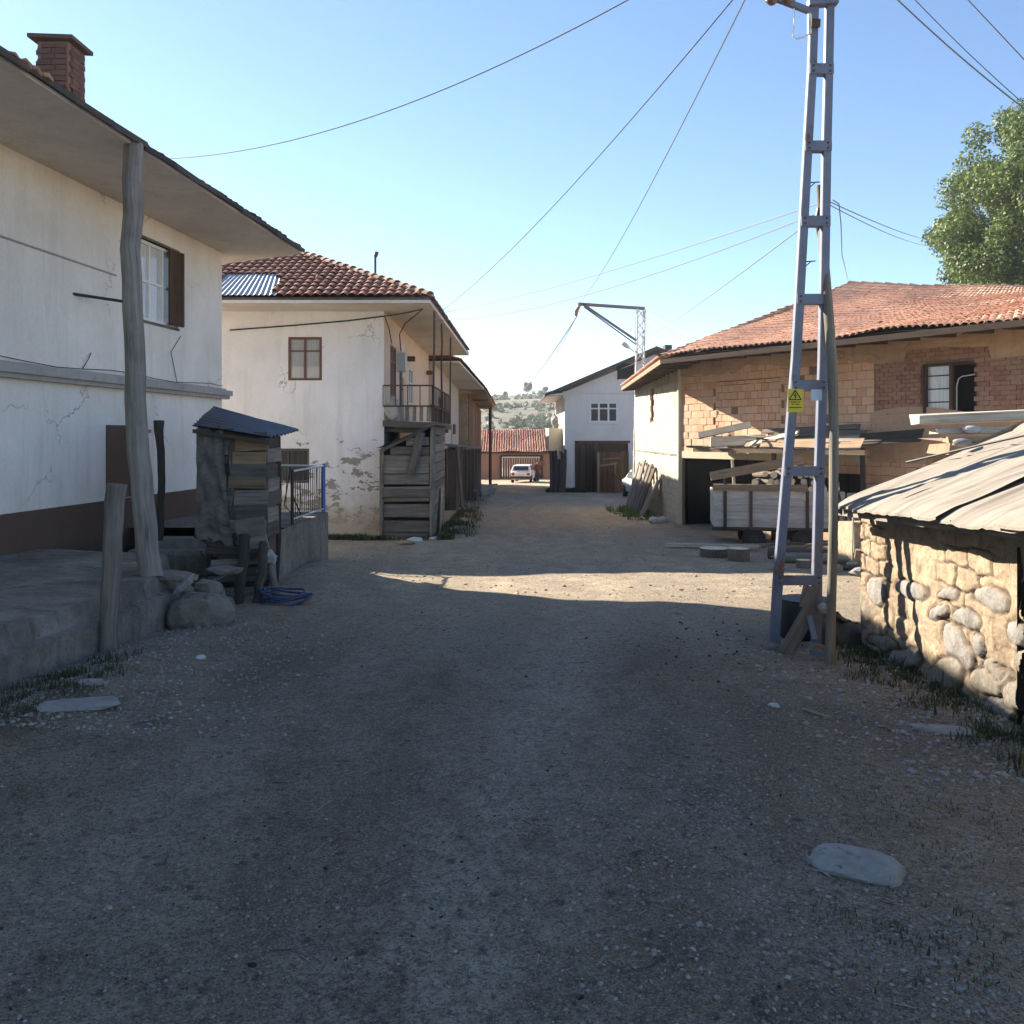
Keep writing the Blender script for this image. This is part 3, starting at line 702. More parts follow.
# rock and broken slabs
m = MB(); m.chunk((-3.36, 9.72, .0), .37, .28, .23, 30, 3, rot=.2, bev=.12)
one('boulder', m, 'stone_moss', 'large rough grey boulder below the terrace end by the rubble', 'boulder')
for (x, y, z, sx, sy, sz, ro, tx, mt, lab) in ((-3.80, 9.95, .36, .34, .26, .045, .2, .10, 'concrete', 'flat broken slab lying on the terrace end above the boulder'),
      (-3.58, 9.80, .27, .17, .11, .045, .3, -.75, 'stone_grey', 'short slab tilted up on top of the large rough boulder'),
      (-3.85, 10.3, .08, .24, .18, .18, .5, 0, 'stone_moss', 'dark stone block wedged behind the large rough boulder'),
      (-3.62, 10.7, .02, .20, .16, .20, .9, 0, 'stone_moss', 'rough stone standing between the large boulder and the porch props'),
      (-3.50, 11.0, .26, .24, .18, .05, 1.2, .1, 'concrete', 'broken slab lying on the rough stone just before the porch props')):
    m = MB(); m.chunk((0, 0, 0), sx, sy, sz, 26, int(x * 31 + y * 7), rot=ro, bev=.1)
    m.v = [(x + q[0] * math.cos(tx) + q[2] * math.sin(tx), y + q[1], z - q[0] * math.sin(tx) + q[2] * math.cos(tx)) for q in m.v]
    one('stone_slab', m, mt, lab, 'stone slab', 'broken slabs by the boulder')

# ------------------------------------------------------------------ plank porch with sheet roof
PO = thing('plank_porch', 'patched porch of stacked weathered planks under a dark corrugated sheet', 'porch', (-3.8, 12.2, -.3))
def skewplanks(mb, x0, x1, y0, y1, z0, z1, n, mats=None):
    z = z0
    for i in range(n):
        h = (z1 - z0) / n * rnd.uniform(.85, 1.12)
        if z + h > z1 + .03: break
        o = rnd.uniform(-.02, .02)
        mb.beam((x0 + rnd.uniform(-.03, .02), y0 + o, z + h / 2 + rnd.uniform(-.015, .015)), (x1 + rnd.uniform(-.02, .04), y1 + o, z + h / 2 + rnd.uniform(-.02, .02)), .035, h * .95, jit=.008, mi=0 if not mats else mats[i % len(mats)])
        z += h
m = MB(); skewplanks(m, -3.74, -3.30, 11.97, 12.05, .42, 1.90, 8, [0, 0, 2, 0, 1, 0, 1, 1]); m.quad((-3.76, 12.04, .3), (-3.3, 12.12, .3), (-3.3, 12.12, 1.95), (-3.76, 12.04, 1.95), mi=2); z = -.32  # dark sheet behind the planks paints shade into their gaps
while z < .44:
    h_ = rnd.uniform(.07, .14); m.beam((-3.92 + rnd.uniform(-.12, .1), 11.93 + rnd.uniform(-.1, .05), z + h_ / 2), (-3.28 + rnd.uniform(-.1, .06), 11.98 + rnd.uniform(-.1, .05), z + h_ / 2 + rnd.uniform(-.03, .03)), rnd.uniform(.1, .25), h_ * .9, jit=.015, mi=rnd.choice((0, 2))); z += h_
m.build('front_planks', ['wood_grey', 'wood_tan', 'wood_dark'], PO)
m = MB(); skewplanks(m, -4.16, -3.74, 12.04, 11.98, .62, 1.98, 11, [1, 1, 0, 1]); m.quad((-4.16, 12.1, .5), (-3.74, 12.05, .5), (-3.74, 12.05, 2.0), (-4.16, 12.1, 2.0)); m.build('side_planks', ['wood_dark', 'wood_grey'], PO)
m = MB(); m.quad((-3.36, 12.1, .1), (-3.38, 12.9, .1), (-3.38, 12.9, 1.9), (-3.36, 12.1, 1.9)); skewplanks(m, -3.31, -3.35, 12.08, 12.9, .5, 1.9, 7, [0, 1]); m.build('end_planks', ['wood_dark', 'wood_grey'], PO)
m = MB()
for x, y, t in ((-3.76, 12.0, 1.95), (-3.36, 12.1, 1.9), (-4.1, 12.2, 2.0), (-3.4, 12.95, 1.9)):
    m.tube(curved((x, y, -.35), (x + .02, y, t), (.02, .0, 0), 6, .03, x), .055, 7)
m.beam((-3.95, 11.92, .36), (-3.25, 11.95, .48), .10, .10, jit=.01); m.beam((-4.2, 12.0, .60), (-3.8, 11.9, .42), .12, .09, jit=.01)
m.quad((-4.15, 12.4, -.4), (-3.35, 12.4, -.4), (-3.35, 12.4, 1.0), (-4.15, 12.4, 1.0))  # dark sheet painted as the shaded space under the porch
m.build('frame', 'wood_dark', PO)
m = MB()
corr(m, (-4.20, 11.80, 2.03), (-4.75, 14.3, 2.36), (-3.36, 14.2, 1.99), (-3.19, 11.85, 1.875), 9, .018)
m.build('sheet_roof', 'sheet_blue', PO, smooth=True)
m = MB(); slab(m, [(-4.2, 11.83, 1.99), (-3.2, 11.88, 1.84), (-3.2, 11.98, 1.84), (-4.2, 11.95, 1.99)], .05); m.build('rafter', 'wood_dark', PO)
m = MB()   # crumpled cladding at the corner
m.grid(lambda u, v: V((-4.18 + (.36 + .14 * (1 - v) ** 2) * u, 11.92 + .0 * u + .07 * mnoise.noise(V((u * 5, v * 6, 2))) - .12 * max(0, .25 - v) * 4 * .3, .58 - .16 * u * (1 - v) + 1.42 * v + .1 * mnoise.noise(V((u * 4, v * 4, 7))))), 14, 22)
m.build('torn_cladding', 'wood_grey', PO, smooth=True)
# hanging boards and props under the porch
for k, (a, b, w_, mt, lab) in enumerate([
    ((-3.62, 11.82, .66), (-3.25, 11.85, .72), .26, 'wood_grey', 'upper loose grey board hanging under the plank porch'),
    ((-3.58, 11.80, .42), (-3.22, 11.84, .50), .20, 'wood_grey', 'lower loose grey board hanging under the plank porch')]):
    m = MB(); m.beam(a, b, .03, w_, jit=.015); one('loose_board', m, mt, lab, 'board', 'loose boards under the porch')
for k, (a, b, r_, lab) in enumerate([
    ((-3.42, 11.2, -.25), (-3.50, 11.75, .6), .07, 'leaning dark prop under the porch, left of the pair'),
    ((-3.22, 11.3, -.25), (-3.25, 11.78, .5), .06, 'leaning dark prop under the porch, right of the pair'),
    ((-3.05, 11.6, -.25), (-3.2, 11.85, .35), .055, 'short pale splintered stick against the landing below the porch')]):
    m = MB(); m.tube(curved(a, b, (.02, 0, 0), 6, .05, k), r_, 7, wob=.3); one('prop', m, 'wood_dark' if k < 2 else 'wood_grey', lab, 'prop', smooth=True)
m = MB(); m.rock((-3.16, 11.78, .30), .08, .07, .09, 3, .6, 8); one('cloth_bundle', m, 'cloth_pale', 'small crumpled pale rag bundle hanging at the porch foot', 'rag', smooth=True)

# ------------------------------------------------------------------ landing with blue railing
LD = thing('concrete_landing', 'raised grey concrete landing with steps between the porch and the white house', 'landing', (-4.2, 14.5, -.4))
m = MB()
def LZ(u, v): return V((-3.42 + .07 * u + .012 * mnoise.noise(V((u * 9, v * 4, 0))), 12.75 + 3.65 * u, -.9 + 1.415 * v))
m.grid(LZ, 30, 12); m.quad((-3.35, 16.4, -.9), (-7, 16.4, -.9), (-7, 16.4, .515), (-3.35, 16.4, .515))
m.quad((-3.42, 13.6, .515), (-3.35, 16.4, .515), (-6.5, 16.4, .515), (-6.5, 13.6, .515))
m.quad((-3.42, 12.75, -.9), (-5.6, 12.75, -.9), (-5.6, 12.75, .2), (-3.42, 12.75, .2))
m.build('landing_block', 'concrete', LD)
m = MB(); m.box((-5.5, 12.9, .1), (-3.44, 13.25, .26), jit=.01); m.box((-5.5, 13.25, .1), (-3.44, 13.6, .40), jit=.01); m.build('step', 'stone_grey', LD)
RL = thing('railing', 'thin metal railing with one bright blue corner post on the concrete landing', 'railing', (-4.1, 16.3, .515))
m = MB(); m.tube([(-3.42, 16.33, .45), (-3.42, 16.33, 1.40)], .035, 8); m.build('post', 'blue_paint', RL)
for x, y in ((-3.43, 14.05), (-5.05, 16.33)):
    m = MB(); m.tube([(x, y, .45), (x, y, 1.37)], .026, 8); m.build('post', 'steel_dark', RL)
m = MB()
m.tube([(-3.42, 16.33, 1.36), (-5.05, 16.33, 1.37)], .018, 6); m.tube([(-3.42, 16.33, 1.36), (-3.43, 14.05, 1.35)], .018, 6)
m.tube([(-3.42, 16.33, .58), (-5.05, 16.33, .58)], .014, 6); m.tube([(-3.42, 16.33, .58), (-3.43, 14.05, .60)], .014, 6); m.build('rail', 'steel_white', RL)
for k in range(11):
    m = MB(); x = -3.56 - k * .135; m.tube([(x, 16.33, .58), (x + rnd.uniform(-.02, .02), 16.33, 1.36)], .007, 5); m.build('baluster', 'steel_dark', RL)
for k in range(14):
    m = MB(); y = 16.18 - k * .15; m.tube([(-3.425, y, .58), (-3.425, y + rnd.uniform(-.02, .02), 1.35)], .007, 5); m.build('baluster', 'steel_dark', RL)
m = MB(); m.tube([(-3.46, 14.1, 1.2), (-3.52, 14.5, .9), (-3.5, 14.9, .62)], .012, 5); m.tube([(-3.5, 14.15, 1.3), (-3.62, 14.3, .8), (-3.5, 14.5, .6)], .01, 5)
one('loose_wire', m, 'cable', 'tangle of dark wire hanging on the landing railing', 'wire')

# coil of blue hose
m = MB()
for k in range(7):
    cx, cy = -2.86 + rnd.uniform(-.04, .04), 11.35 + rnd.uniform(-.05, .05); ra = rnd.uniform(.17, .26)
    z = G(cx, cy) + .03 + k * .016
    m.tube([(cx + ra * 1.25 * math.cos(t), cy + ra * .9 * math.sin(t), z + .04 * math.sin(t + k) + .025 * math.cos(2 * t)) for t in np.linspace(0, 2 * math.pi, 26)], .014, 6, cap=False)
one('hose_coil', m, 'hose_blue', 'coil of dark blue hose lying on the ground by the landing', 'hose', smooth=True)

# ------------------------------------------------------------------ white house with red tile roof
X0, Y0 = -3.27, 23.0
H2 = thing('white_house', 'white peeling house with red tile hip roof and a balcony over a plank shed', 'house', (-8, 29, -.8))
wg = WF((-12.7, Y0), (X0, Y0), (0, -1)); ws = WF((X0, Y0), (-3.30, 35.6), (1, 0))
def ug(x): return x + 12.7
hw1 = (ug(-5.72), ug(-4.86), 3.32, 4.43); hw2 = (ug(-6.32), ug(-5.18), .70, 1.58)
m = MB(); wall(m, wg, -1.2, 5.25, [hw1, hw2])
sh = [(1.15, 2.45, 2.95, 4.38), (3.2, 4.25, 2.3, 4.3), (5.6, 6.9, 2.9, 4.1)]
m.build('wall', 'plaster_white', H2)
m = MB(); wall(m, ws, -1.2, 5.2, sh); wall(m, WF((-3.3, 35.6), (-12.7, 35.6), (0, 1)), -1.3, 5.2); wall(m, WF((-12.7, 35.6), (-12.7, Y0), (-1, 0)), -1.3, 5.2)
m.build('street_wall', 'plaster_warm_bounce', H2)  # warm tint here paints street bounce light onto white walls
window(H2, wg, *hw1, 'brown_frame', 'pane_curtain', cols=2, rows=(.68,), fr=.055, d=-.05)
window(H2, wg, *hw2, 'wood_grey', 'pane_dark', cols=2, rows=(), fr=.06, d=-.12, bars=8)
window(H2, ws, *sh[0], 'brown_frame', 'pane_tan', cols=2, rows=(.7,), fr=.07, d=-.06, sill='plaster_grey')
door(H2, ws, *sh[1], 'wood_brown')
window(H2, ws, *sh[2], 'steel_white', 'pane_curtain', cols=2, rows=(.6,), fr=.07, d=-.06, sill='plaster_grey')
m = MB(); wbox(m, ws, 2.62, 3.0, 3.75, 4.28, 0, .24); mo = m.build('meter_box', 'meter_grey', H2)
m = MB(); m.tube([ws.p(2.9, 4.2, .12), ws.p(2.9, 4.5, .12), ws.p(3.1, 4.45, .1), ws.p(3.1, 3.6, .12)], .03, 6); m.build('conduit', 'white_frame', mo)
for y in (28.2, 34.4):
    m = MB(); m.box((-3.27, y, 4.25), (-3.05, y + .2, 4.4)); m.build('beam_end', 'wood_brown', H2)
# eave soffit, deck, tiles
ea = [V((-14.1, 21.5, 5.15)), V((-1.96, 21.5, 5.15)), V((-1.72, 35.9, 5.18)), V((-14.1, 36.6, 5.2))]
m = MB(); slab(m, [q + V((0, 0, -.0)) for q in ea], .07); m.build('soffit', 'soffit', H2)
apx = V((-8.0, 27.6, 7.95)); apb = V((-8.0, 31.5, 7.95))
m = MB(); t_ = [q + V((0, 0, .05)) for q in ea]
m.poly([t_[0], t_[1], apx]); m.poly([t_[1], t_[2], apb, apx]); m.poly([t_[2], t_[3], apb]); m.poly([t_[3], t_[0], apx, apb])
for a, b in zip(ea, ea[1:] + ea[:1]): m.quad(a + V((0, 0, 0)), b, b + V((0, 0, .06)), a + V((0, 0, .06)))
r2 = m.build('roof', 'wood_dark', H2)
A, B = t_[0], t_[1]
def SF(u, v):   # front slope plane
    return V((A.x + (B.x - A.x) * u, 21.44 + 6.16 * v, 5.20 + 2.75 * v + .03 * mnoise.noise(V((u * 9, v * 4, 0))) + .02))
m = MB(); sx = lambda u: A.x + (B.x - A.x) * u
tiles(m, SF, 56, 19, .215, .36, inside=lambda u, v: (sx(u) < -2.0 - 6.0 * v + .08) and (sx(u) > -14.1 + 6.1 * v) and not (-7.4 < sx(u) < -5.68 - .35 * v * 3 and v < .34), h=.055, lift=.045, jit=.012)
def SR(u, v):   # street slope
    a = V((-1.93, 21.5, 5.22)).lerp(V((-1.69, 35.9, 5.25)), u); b = apx.lerp(apb, u); p = a.lerp(V((apx.x, a.y, 7.97)), v); return p
def inr(u, v):
    y = 21.5 + 14.4 * u; return y > 21.5 + 6.1 * v and y < 35.9 - 4.4 * v
tiles(m, SR, 66, 19, .215, .36, inside=inr, h=.055, lift=.03)
m.build('roof_tiles', 'tile_red', r2)
m = MB(); caps(m, B + V((0, 0, .05)), apx + V((0, 0, .05)), .11, .38); caps(m, apx + V((0, 0, .05)), apb + V((0, 0, .05)), .11, .38); m.build('ridge_tiles', 'tile_cap', r2)
m = MB(); S = S4((-7.45, 21.50, 5.27), (-5.62, 21.50, 5.27), (-6.05, 23.6, 6.20), (-7.45, 23.6, 6.20)); corr(m, S(0, 0), S(1, 0), S(1, 1), S(0, 1), 14, .018); m.build('metal_sheet', 'sheet_zinc', r2, smooth=True)
m = MB(); m.tube([(-3.95, 26.0, 6.0), (-3.95, 26.0, 7.10)], .035, 8); m.tube([(-3.95, 26.0, 7.08), (-3.90, 26.0, 7.22)], .06, 8); m.build('stovepipe', 'steel_dark', r2)
m = MB(); m.rock((-4.9, 22.7, 5.90), .05, .05, .08, 2, .3, 4); m.build('vent', 'tile_cap', r2)
m = MB(); m.tube([wg.p(ug(-7.2), 4.60, .04), wg.p(ug(-5.6), 4.72, .03), wg.p(ug(-4.2), 4.84, .03), wg.p(ug(-3.3), 4.95, .05), V((-2.7, 22.4, 4.95)), V((-2.2, 22.2, 5.03))], .018, 5)
m.tube([V((-3.24, 22.95, 4.93)), V((-3.2, 23.4, 4.7)), V((-3.18, 23.8, 4.35))], .014, 5)
m.tube([V((-2.2, 22.2, 5.03)), V((-2.8, 23.6, 4.85)), V((-3.15, 25.2, 4.75)), V((-3.15, 25.5, 4.3))], .016, 5); m.build('wall_cable', 'cable', H2)
# balcony: part of the house
BL = MB(); slab(BL, [(X0, 22.75, 2.30), (-1.98, 22.75, 2.24), (-1.96, 29.2, 2.26), (X0, 29.2, 2.30)], .16)
for y in (23.2, 25, 27, 29): BL.box((X0, y - .06, 2.0), (-2.05, y + .06, 2.13))
b_ = BL.build('balcony', 'wood_grey', H2)
m = MB()
rp = [V((X0, 22.82, 0)), V((-2.02, 22.82, 0)), V((-1.99, 29.1, 0))]
for z in (3.18, 2.66):
    for a, b in ((rp[0], rp[1]), (rp[1], rp[2])): m.tube([a + V((0, 0, z)), b + V((0, 0, z))], .022, 6)
for k in range(5):
    q = rp[0].lerp(rp[1], k / 4); m.tube([q + V((0, 0, 2.66)), q + V((0, 0, 3.18))], .013, 5)
for k in range(16):
    q = rp[1].lerp(rp[2], k / 15); m.tube([q + V((0, 0, 2.28)), q + V((0, 0, 3.18))], .013, 5)
m.build('balcony_rail', 'iron_rust', b_)
m = MB()
for k in range(7):
    q = rp[0].lerp(rp[1], (k + .4) / 7); m.beam(q + V((0, .04, 2.28)), q + V((rnd.uniform(-.02, .02), .04, 2.68)), .09, .02, up=(0, 1, 0), jit=.006)
for k in range(26):
    q = rp[1].lerp(rp[2], (k + .5) / 26); m.beam(q + V((-.04, 0, 2.26)), q + V((-.04, rnd.uniform(-.02, .02), 2.72)), .10, .02, up=(1, 0, 0), jit=.006)
m.build('balcony_boards', 'wood_grey', b_)
for y, zt in ((22.9, 5.08), (25.5, 5.08), (29.0, 5.08)):
    m = MB(); m.tube(curved((-2.0, y, 2.3), (-1.98, y, zt), (0, 0, 0), 5, .03, y), .028, 6); m.build('balcony_post', 'wood_dark', b_)
m = MB(); m.rock((-3.05, 22.95, 2.52), .18, .15, .26, 3, .5, 5); one('cloth_bundle', m, 'cloth_pale', 'crumpled pale bundle on the balcony corner of the white house', 'bundle', smooth=True)

# plank shed under the balcony
SH = thing('plank_shed', 'dark weathered plank shed tucked under the balcony of the white house', 'shed', (-2.6, 24.5, -.8))
m = MB(); z = -.75; k = 0
rows = [.26, .30, .07, .34, .05, .20, .17, .05, .27, .25, .22, .22, .22]
for h_ in rows:
    if h_ > .1:
        top_lim = 1.62 + .62 * 1
        x1 = -2.02; x0 = -3.22
        zc = z + h_ / 2
        # slope of the shed top: lower at the left
        if zc > 1.45: x0 = -3.22 + (zc - 1.45) / .62 * 1.1
        if x1 - x0 > .15: m.beam((x0 + rnd.uniform(0, .05), 22.32 + rnd.uniform(-.015, .015), zc), (x1 - rnd.uniform(0, .05), 22.32, zc + rnd.uniform(-.02, .02)), .035, h_ * .93, jit=.012)
    z += h_
m.build('front_planks', 'wood_grey', SH)
m = MB(); z = -.75
while z < 1.95:
    h_ = rnd.uniform(.18, .28); m.beam((-1.98 + rnd.uniform(-.01, .01), 22.35, z + h_ / 2), (-1.99, 26.5, z + h_ / 2), .03, h_ * .9, jit=.012); z += h_
m.build('side_planks', 'wood_grey', SH)
m = MB(); m.quad((-3.22, 22.5, -1), (-2.05, 22.5, -1), (-2.05, 22.5, 2.2), (-3.22, 22.5, 1.5)); m.quad((-2.08, 22.5, -1), (-2.08, 26.4, -1), (-2.08, 26.4, 2.1), (-2.08, 22.5, 2.1)); m.build('shade_backing', 'dark_void', SH)  # black sheets paint the unlit inside behind the plank gaps
m = MB(); m.beam((-3.24, 22.28, -.9), (-3.24, 22.28, 1.5), .07, .07); m.beam((-1.98, 22.26, -.9), (-1.96, 22.28, 2.12), .08, .10); m.beam((-3.28, 22.3, 1.52), (-1.92, 22.26, 2.2), .09, .08); m.beam((-3.22, 22.26, .48), (-1.95, 22.26, .50), .03, .20, jit=.01)
m.build('frame', 'wood_grey', SH)
m = MB(); m.grid(lambda u, v: V((-3.35 + 1.5 * u, 22.1 + 4.4 * v, 1.60 + .62 * u - .35 * max(0, u - .85) + .03 * mnoise.noise(V((u * 4, v * 7, 1))))), 12, 20); m.build('sheet_roof', 'sheet_blue', SH)
m = MB(); m.beam((-2.52, 22.22, .95), (-2.25, 22.24, 2.0), .22, .03, up=(0, 1, 0), jit=.015); one('loose_board', m, 'wood_grey', 'grey board leaning diagonally on the front of the plank shed', 'board')
m = MB(); m.beam((-1.85, 22.7, -.72), (-1.82, 22.9, .55), .42, .05, up=(1, .3, 0), jit=.04); one('door_panel', m, 'wood_pale', 'pale broken panel leaning at the street corner of the plank shed', 'panel')

# ------------------------------------------------------------------ second white house up the street
H3 = thing('white_house', 'small white rendered house directly behind the balcony house on the left', 'house', (-7, 43, -1.2))
w3g = WF((-11, 36.3), (-3.15, 36.3), (0, -1)); w3 = WF((-3.15, 36.3), (-2.95, 49.8), (1, 0))
h3 = [(2.0, 3.0, 2.5, 3.6), (4.6, 5.6, 2.2, 3.9), (8.4, 9.2, .3, 2.5)]
m = MB(); wall(m, w3g, -1.4, 4.9); wall(m, w3, -1.5, 4.8, h3); wall(m, WF((-2.95, 49.8), (-11, 49.8), (0, 1)), -1.5, 4.8); m.build('wall', 'plaster_warm_bounce', H3)
window(H3, w3, *h3[0], 'brown_frame', 'pane_curtain', fr=.08); window(H3, w3, *h3[1], 'brown_frame', 'pane_dark', fr=.08); door(H3, w3, *h3[2], 'wood_brown')
e3 = [V((-12, 35.95, 4.90)), V((-2.1, 35.95, 4.90)), V((-1.55, 50, 4.55)), V((-12, 50, 4.6))]
m = MB(); slab(m, e3, .07); m.build('soffit', 'soffit', H3)
m = MB(); r0, r1 = V((-6.8, 37, 6.6)), V((-6.8, 50, 6.3)); t3 = [q + V((0, 0, .04)) for q in e3]
m.poly([t3[0], t3[1], r0]); m.poly([t3[1], t3[2], r1, r0]); m.poly([t3[2], t3[3], r1]); m.poly([t3[3], t3[0], r0, r1]); r3 = m.build('roof', 'wood_dark', H3)
m = MB(); tiles(m, S4(t3[1] + V((.05, 0, .02)), t3[2] + V((.05, 0, .02)), r1, r0), 60, 13, .23, .38); tiles(m, S4(t3[0] + V((0, -.05, .02)), t3[1] + V((0, -.05, .02)), r0 + V((.3, 0, 0)), r0), 40, 5, .23, .38, h=.06); m.build('roof_tiles', 'tile_red', r3)
m = MB(); wbox(m, w3, 9.6, 10.6, 2.0, 2.5, 0, .06); m.build('wall_panel', 'wood_brown', H3)

H4 = thing('timber_barn', 'brown timber clad barn at the far end of the left row', 'barn', (-6, 59, -1.6))
w4 = WF((-2.45, 50.4), (-2.35, 67.5), (1, 0))
m = MB()
u = 0
while u < w4.L - .2:
    b = rnd.uniform(.28, .45); wbox(m, w4, u, u + b - .02, -1.9, 4.3 - .03 * u, -.03, .02 + rnd.uniform(0, .02)); u += b
m.build('street_boards', 'wood_orange', H4)
m = MB(); wall(m, WF((-11, 50.4), (-2.45, 50.4), (0, -1)), -1.9, 4.3); wall(m, WF((-2.4, 67.5), (-11, 67.5), (0, 1)), -1.9, 4.3); wall(m, w4, -1.9, 4.0, d=-.06); m.build('wall', 'mud', H4)
e4 = [V((-12, 50.3, 4.55)), V((-1.50, 50.3, 4.55)), V((-1.25, 68, 4.15)), V((-12, 68, 4.2))]
m = MB(); slab(m, e4, .08)
for k in range(9):
    y = 51 + k * 2; m.box((-2.5, y - .09, 4.08 - .02 * k), (-1.45, y + .09, 4.28 - .02 * k))
m.build('eave_beams', 'wood_tan', H4)
m = MB(); r0, r1 = V((-6.6, 50.3, 6.3)), V((-6.6, 68, 5.9)); m.poly([e4[1] + V((0, 0, .03)), e4[2] + V((0, 0, .03)), r1, r0]); m.poly([e4[3], e4[0], r0, r1]); m.poly([e4[0], e4[1], r0]); m.poly([e4[2], e4[3], r1]); r4 = m.build('roof', 'tile_red', H4)
m = MB(); tiles(m, S4(e4[1] + V((.03, 0, .05)), e4[2] + V((.03, 0, .05)), r1, r0), 60, 12, .29, .4); m.build('roof_tiles', 'tile_red', r4)
m = MB(); m.tube([(-1.6, 66.2, -1.9), (-1.6, 66.2, 4.1)], .11, 8); one('wooden_post', m, 'wood_brown', 'dark post holding the far corner of the timber barn eave', 'post')
# ------------------------------------------------------------------ dark pens along the left row
for (x0, x1, y0, y1, zt, lab) in ((-3.1, -2.15, 34.2, 39.0, 1.55, 'nearer dark timber lean-to against the second white house'), (-3.0, -1.72, 42.5, 49.5, 1.35, 'farther dark timber lean-to beside the timber barn')):
    pn = thing('lean_to', lab, 'lean-to', ((x0 + x1) / 2, (y0 + y1) / 2, -1.4), 'dark lean-tos on the left')
    m = MB(); x = x0
    while x < x1 - .05:
        b = rnd.uniform(.14, .22); b = min(b, x1 - x); m.beam((x + b / 2, y0 + rnd.uniform(-.02, .02), -1.6), (x + b / 2, y0, zt - rnd.uniform(.05, .2)), b - .01, .03, up=(0, 1, 0)); x += b
    m.build('front_boards', 'wood_dark', pn)
    m = MB(); y = y0
    while y < y1:
        b = rnd.uniform(.18, .3); m.beam((x1, y + b / 2, -1.7), (x1 + rnd.uniform(-.02, .02), y + b / 2, zt - .1), .03, b - .012, up=(0, 1, 0)); y += b
    m.build('side_boards', 'wood_dark', pn)
    m = MB(); slab(m, [(x0, y0 - .15, zt + .08), (x1 + .1, y0 - .15, zt - .02), (x1 + .1, y1, zt - .06), (x0, y1, zt + .05)], .05); m.build('roof', 'wood_grey', pn)
m = MB(); m.beam((-1.85, 34.3, -1.2), (-2.1, 34.5, 1.5), .16, .05, jit=.01); one('loose_board', m, 'wood_grey', 'long grey board leaning on the nearer dark lean-to', 'board')
m = MB(); m.beam((-1.9, 51.5, -1.45), (-1.2, 53.2, -1.25), .5, .35, jit=.1); m.beam((-1.6, 52, -1.3), (-1.1, 54.2, -1.1), .5, .12, jit=.08)
one('scrap_heap', m, 'stone_grey', 'low heap of scrap and rubble at the foot of the timber barn', 'heap')

# ------------------------------------------------------------------ garage house at the end of the street
HG = thing('garage_house', 'pale lilac two storey house with dark garage doors and a grey gable roof', 'house', (8.4, 58, -1.5))
wf_ = WF((3.1, 53), (13.7, 53), (0, -1))
def uu(x): return x - 3.1
hh = [(uu(4.55), uu(6.25), 2.68, 3.92), (uu(3.85), uu(6.85), -1.7, 1.48)]
m = MB(); wall(m, wf_, -2, 4.45, hh, depth=.25)
wl = WF((3.1, 53), (3.1, 64), (-1, 0)); wall(m, wl, -2, 4.45, [(2.2, 3.0, 2.5, 4.2)]); wall(m, WF((3.1, 64), (13.7, 64), (0, 1)), -2, 4.45); wall(m, WF((13.7, 64), (13.7, 53), (1, 0)), -2, 4.45)
m.build('wall', 'plaster_lilac', HG)
m = MB()
at_h = (6.25, 7.25, 5.25, 6.15)
def gz(x): return 4.45 + (1 - abs(x - 8.4) / 5.3) * 2.25
P = lambda x, z: V((x, 52.98, z))
m.poly([P(3.1, 4.5), P(at_h[0], 4.5), P(at_h[0], gz(at_h[0]))]); m.poly([P(at_h[0], 4.5), P(at_h[1], 4.5), P(at_h[1], at_h[2]), P(at_h[0], at_h[2])])
m.poly([P(at_h[0], at_h[3]), P(at_h[1], at_h[3]), P(at_h[1], gz(at_h[1])), P(at_h[0], gz(at_h[0])+.0)] if gz(at_h[0]) > at_h[3] else [P(at_h[0], gz(at_h[0])), P(at_h[1], at_h[3]), P(at_h[1], gz(at_h[1]))])
m.poly([P(at_h[1], 4.5), P(13.7, 4.5), P(8.4, 6.7), P(at_h[1], gz(at_h[1]))]); m.box((3.0, 52.9, 4.42), (13.8, 53.02, 4.52)); m.build('gable', 'plaster_lilac', HG)
m = MB(); m.quad((6.2, 53.4, 5.1), (7.3, 53.4, 5.1), (7.3, 53.4, 6.2), (6.2, 53.4, 6.2)); m.box((6.2, 52.93, 5.2), (6.26, 52.99, 6.2)); m.build('attic_window', 'dark_void', HG)
window(HG, wf_, *hh[0], 'white_frame', 'pane_dark', cols=3, rows=(.68,), fr=.11, d=-.06, sill='white_frame')
m = MB()
for sgn in (-1, 1):
    xe = 8.4 + sgn * 6.5; a, b, c, d = (xe, 52.2, 4.35), (xe, 64.5, 4.35), (8.4, 64.5, 7.12), (8.4, 52.2, 7.12)
    slab(m, [a, b, c, d] if sgn < 0 else [d, c, b, a], .16)
m.box((8.9, 52.3, 6.85), (9.3, 53.2, 7.2)); m.build('roof', 'steel_dark', HG)
m = MB(); slab(m, [(1.95, 52.3, 4.30), (3.1, 52.3, 4.42), (3.1, 64.4, 4.42), (1.95, 64.4, 4.30)], .1); m.build('soffit', 'soffit', HG)
m = MB(); wbox(m, wf_, hh[1][0] - .14, hh[1][0], -2, 1.6, -.1, .05); wbox(m, wf_, hh[1][0] - .14, hh[1][1] + .1, 1.485, 1.62, -.1, .05); m.build('door_frame', 'wood_brown', HG)
f = MB(); u = uu(3.87)
while u < uu(5.25): wbox(f, wf_, u, u + .2, -1.9, 1.46, -.2, -.15); u += .21
o = f.build('garage_door', 'wood_brown', HG); h = MB(); h.beam(wf_.p(uu(5.1), 0, -.15), wf_.p(uu(5.1), .2, -.1), .04, .04); h.build('door_handle', 'steel_dark', o)
f = MB(); f.quad(wf_.p(uu(5.1), -2, -.3), wf_.p(uu(6.9), -2, -.3), wf_.p(uu(6.9), 1.5, -.3), wf_.p(uu(5.1), 1.5, -.3)); f.build('garage_interior', 'wood_brown', HG)
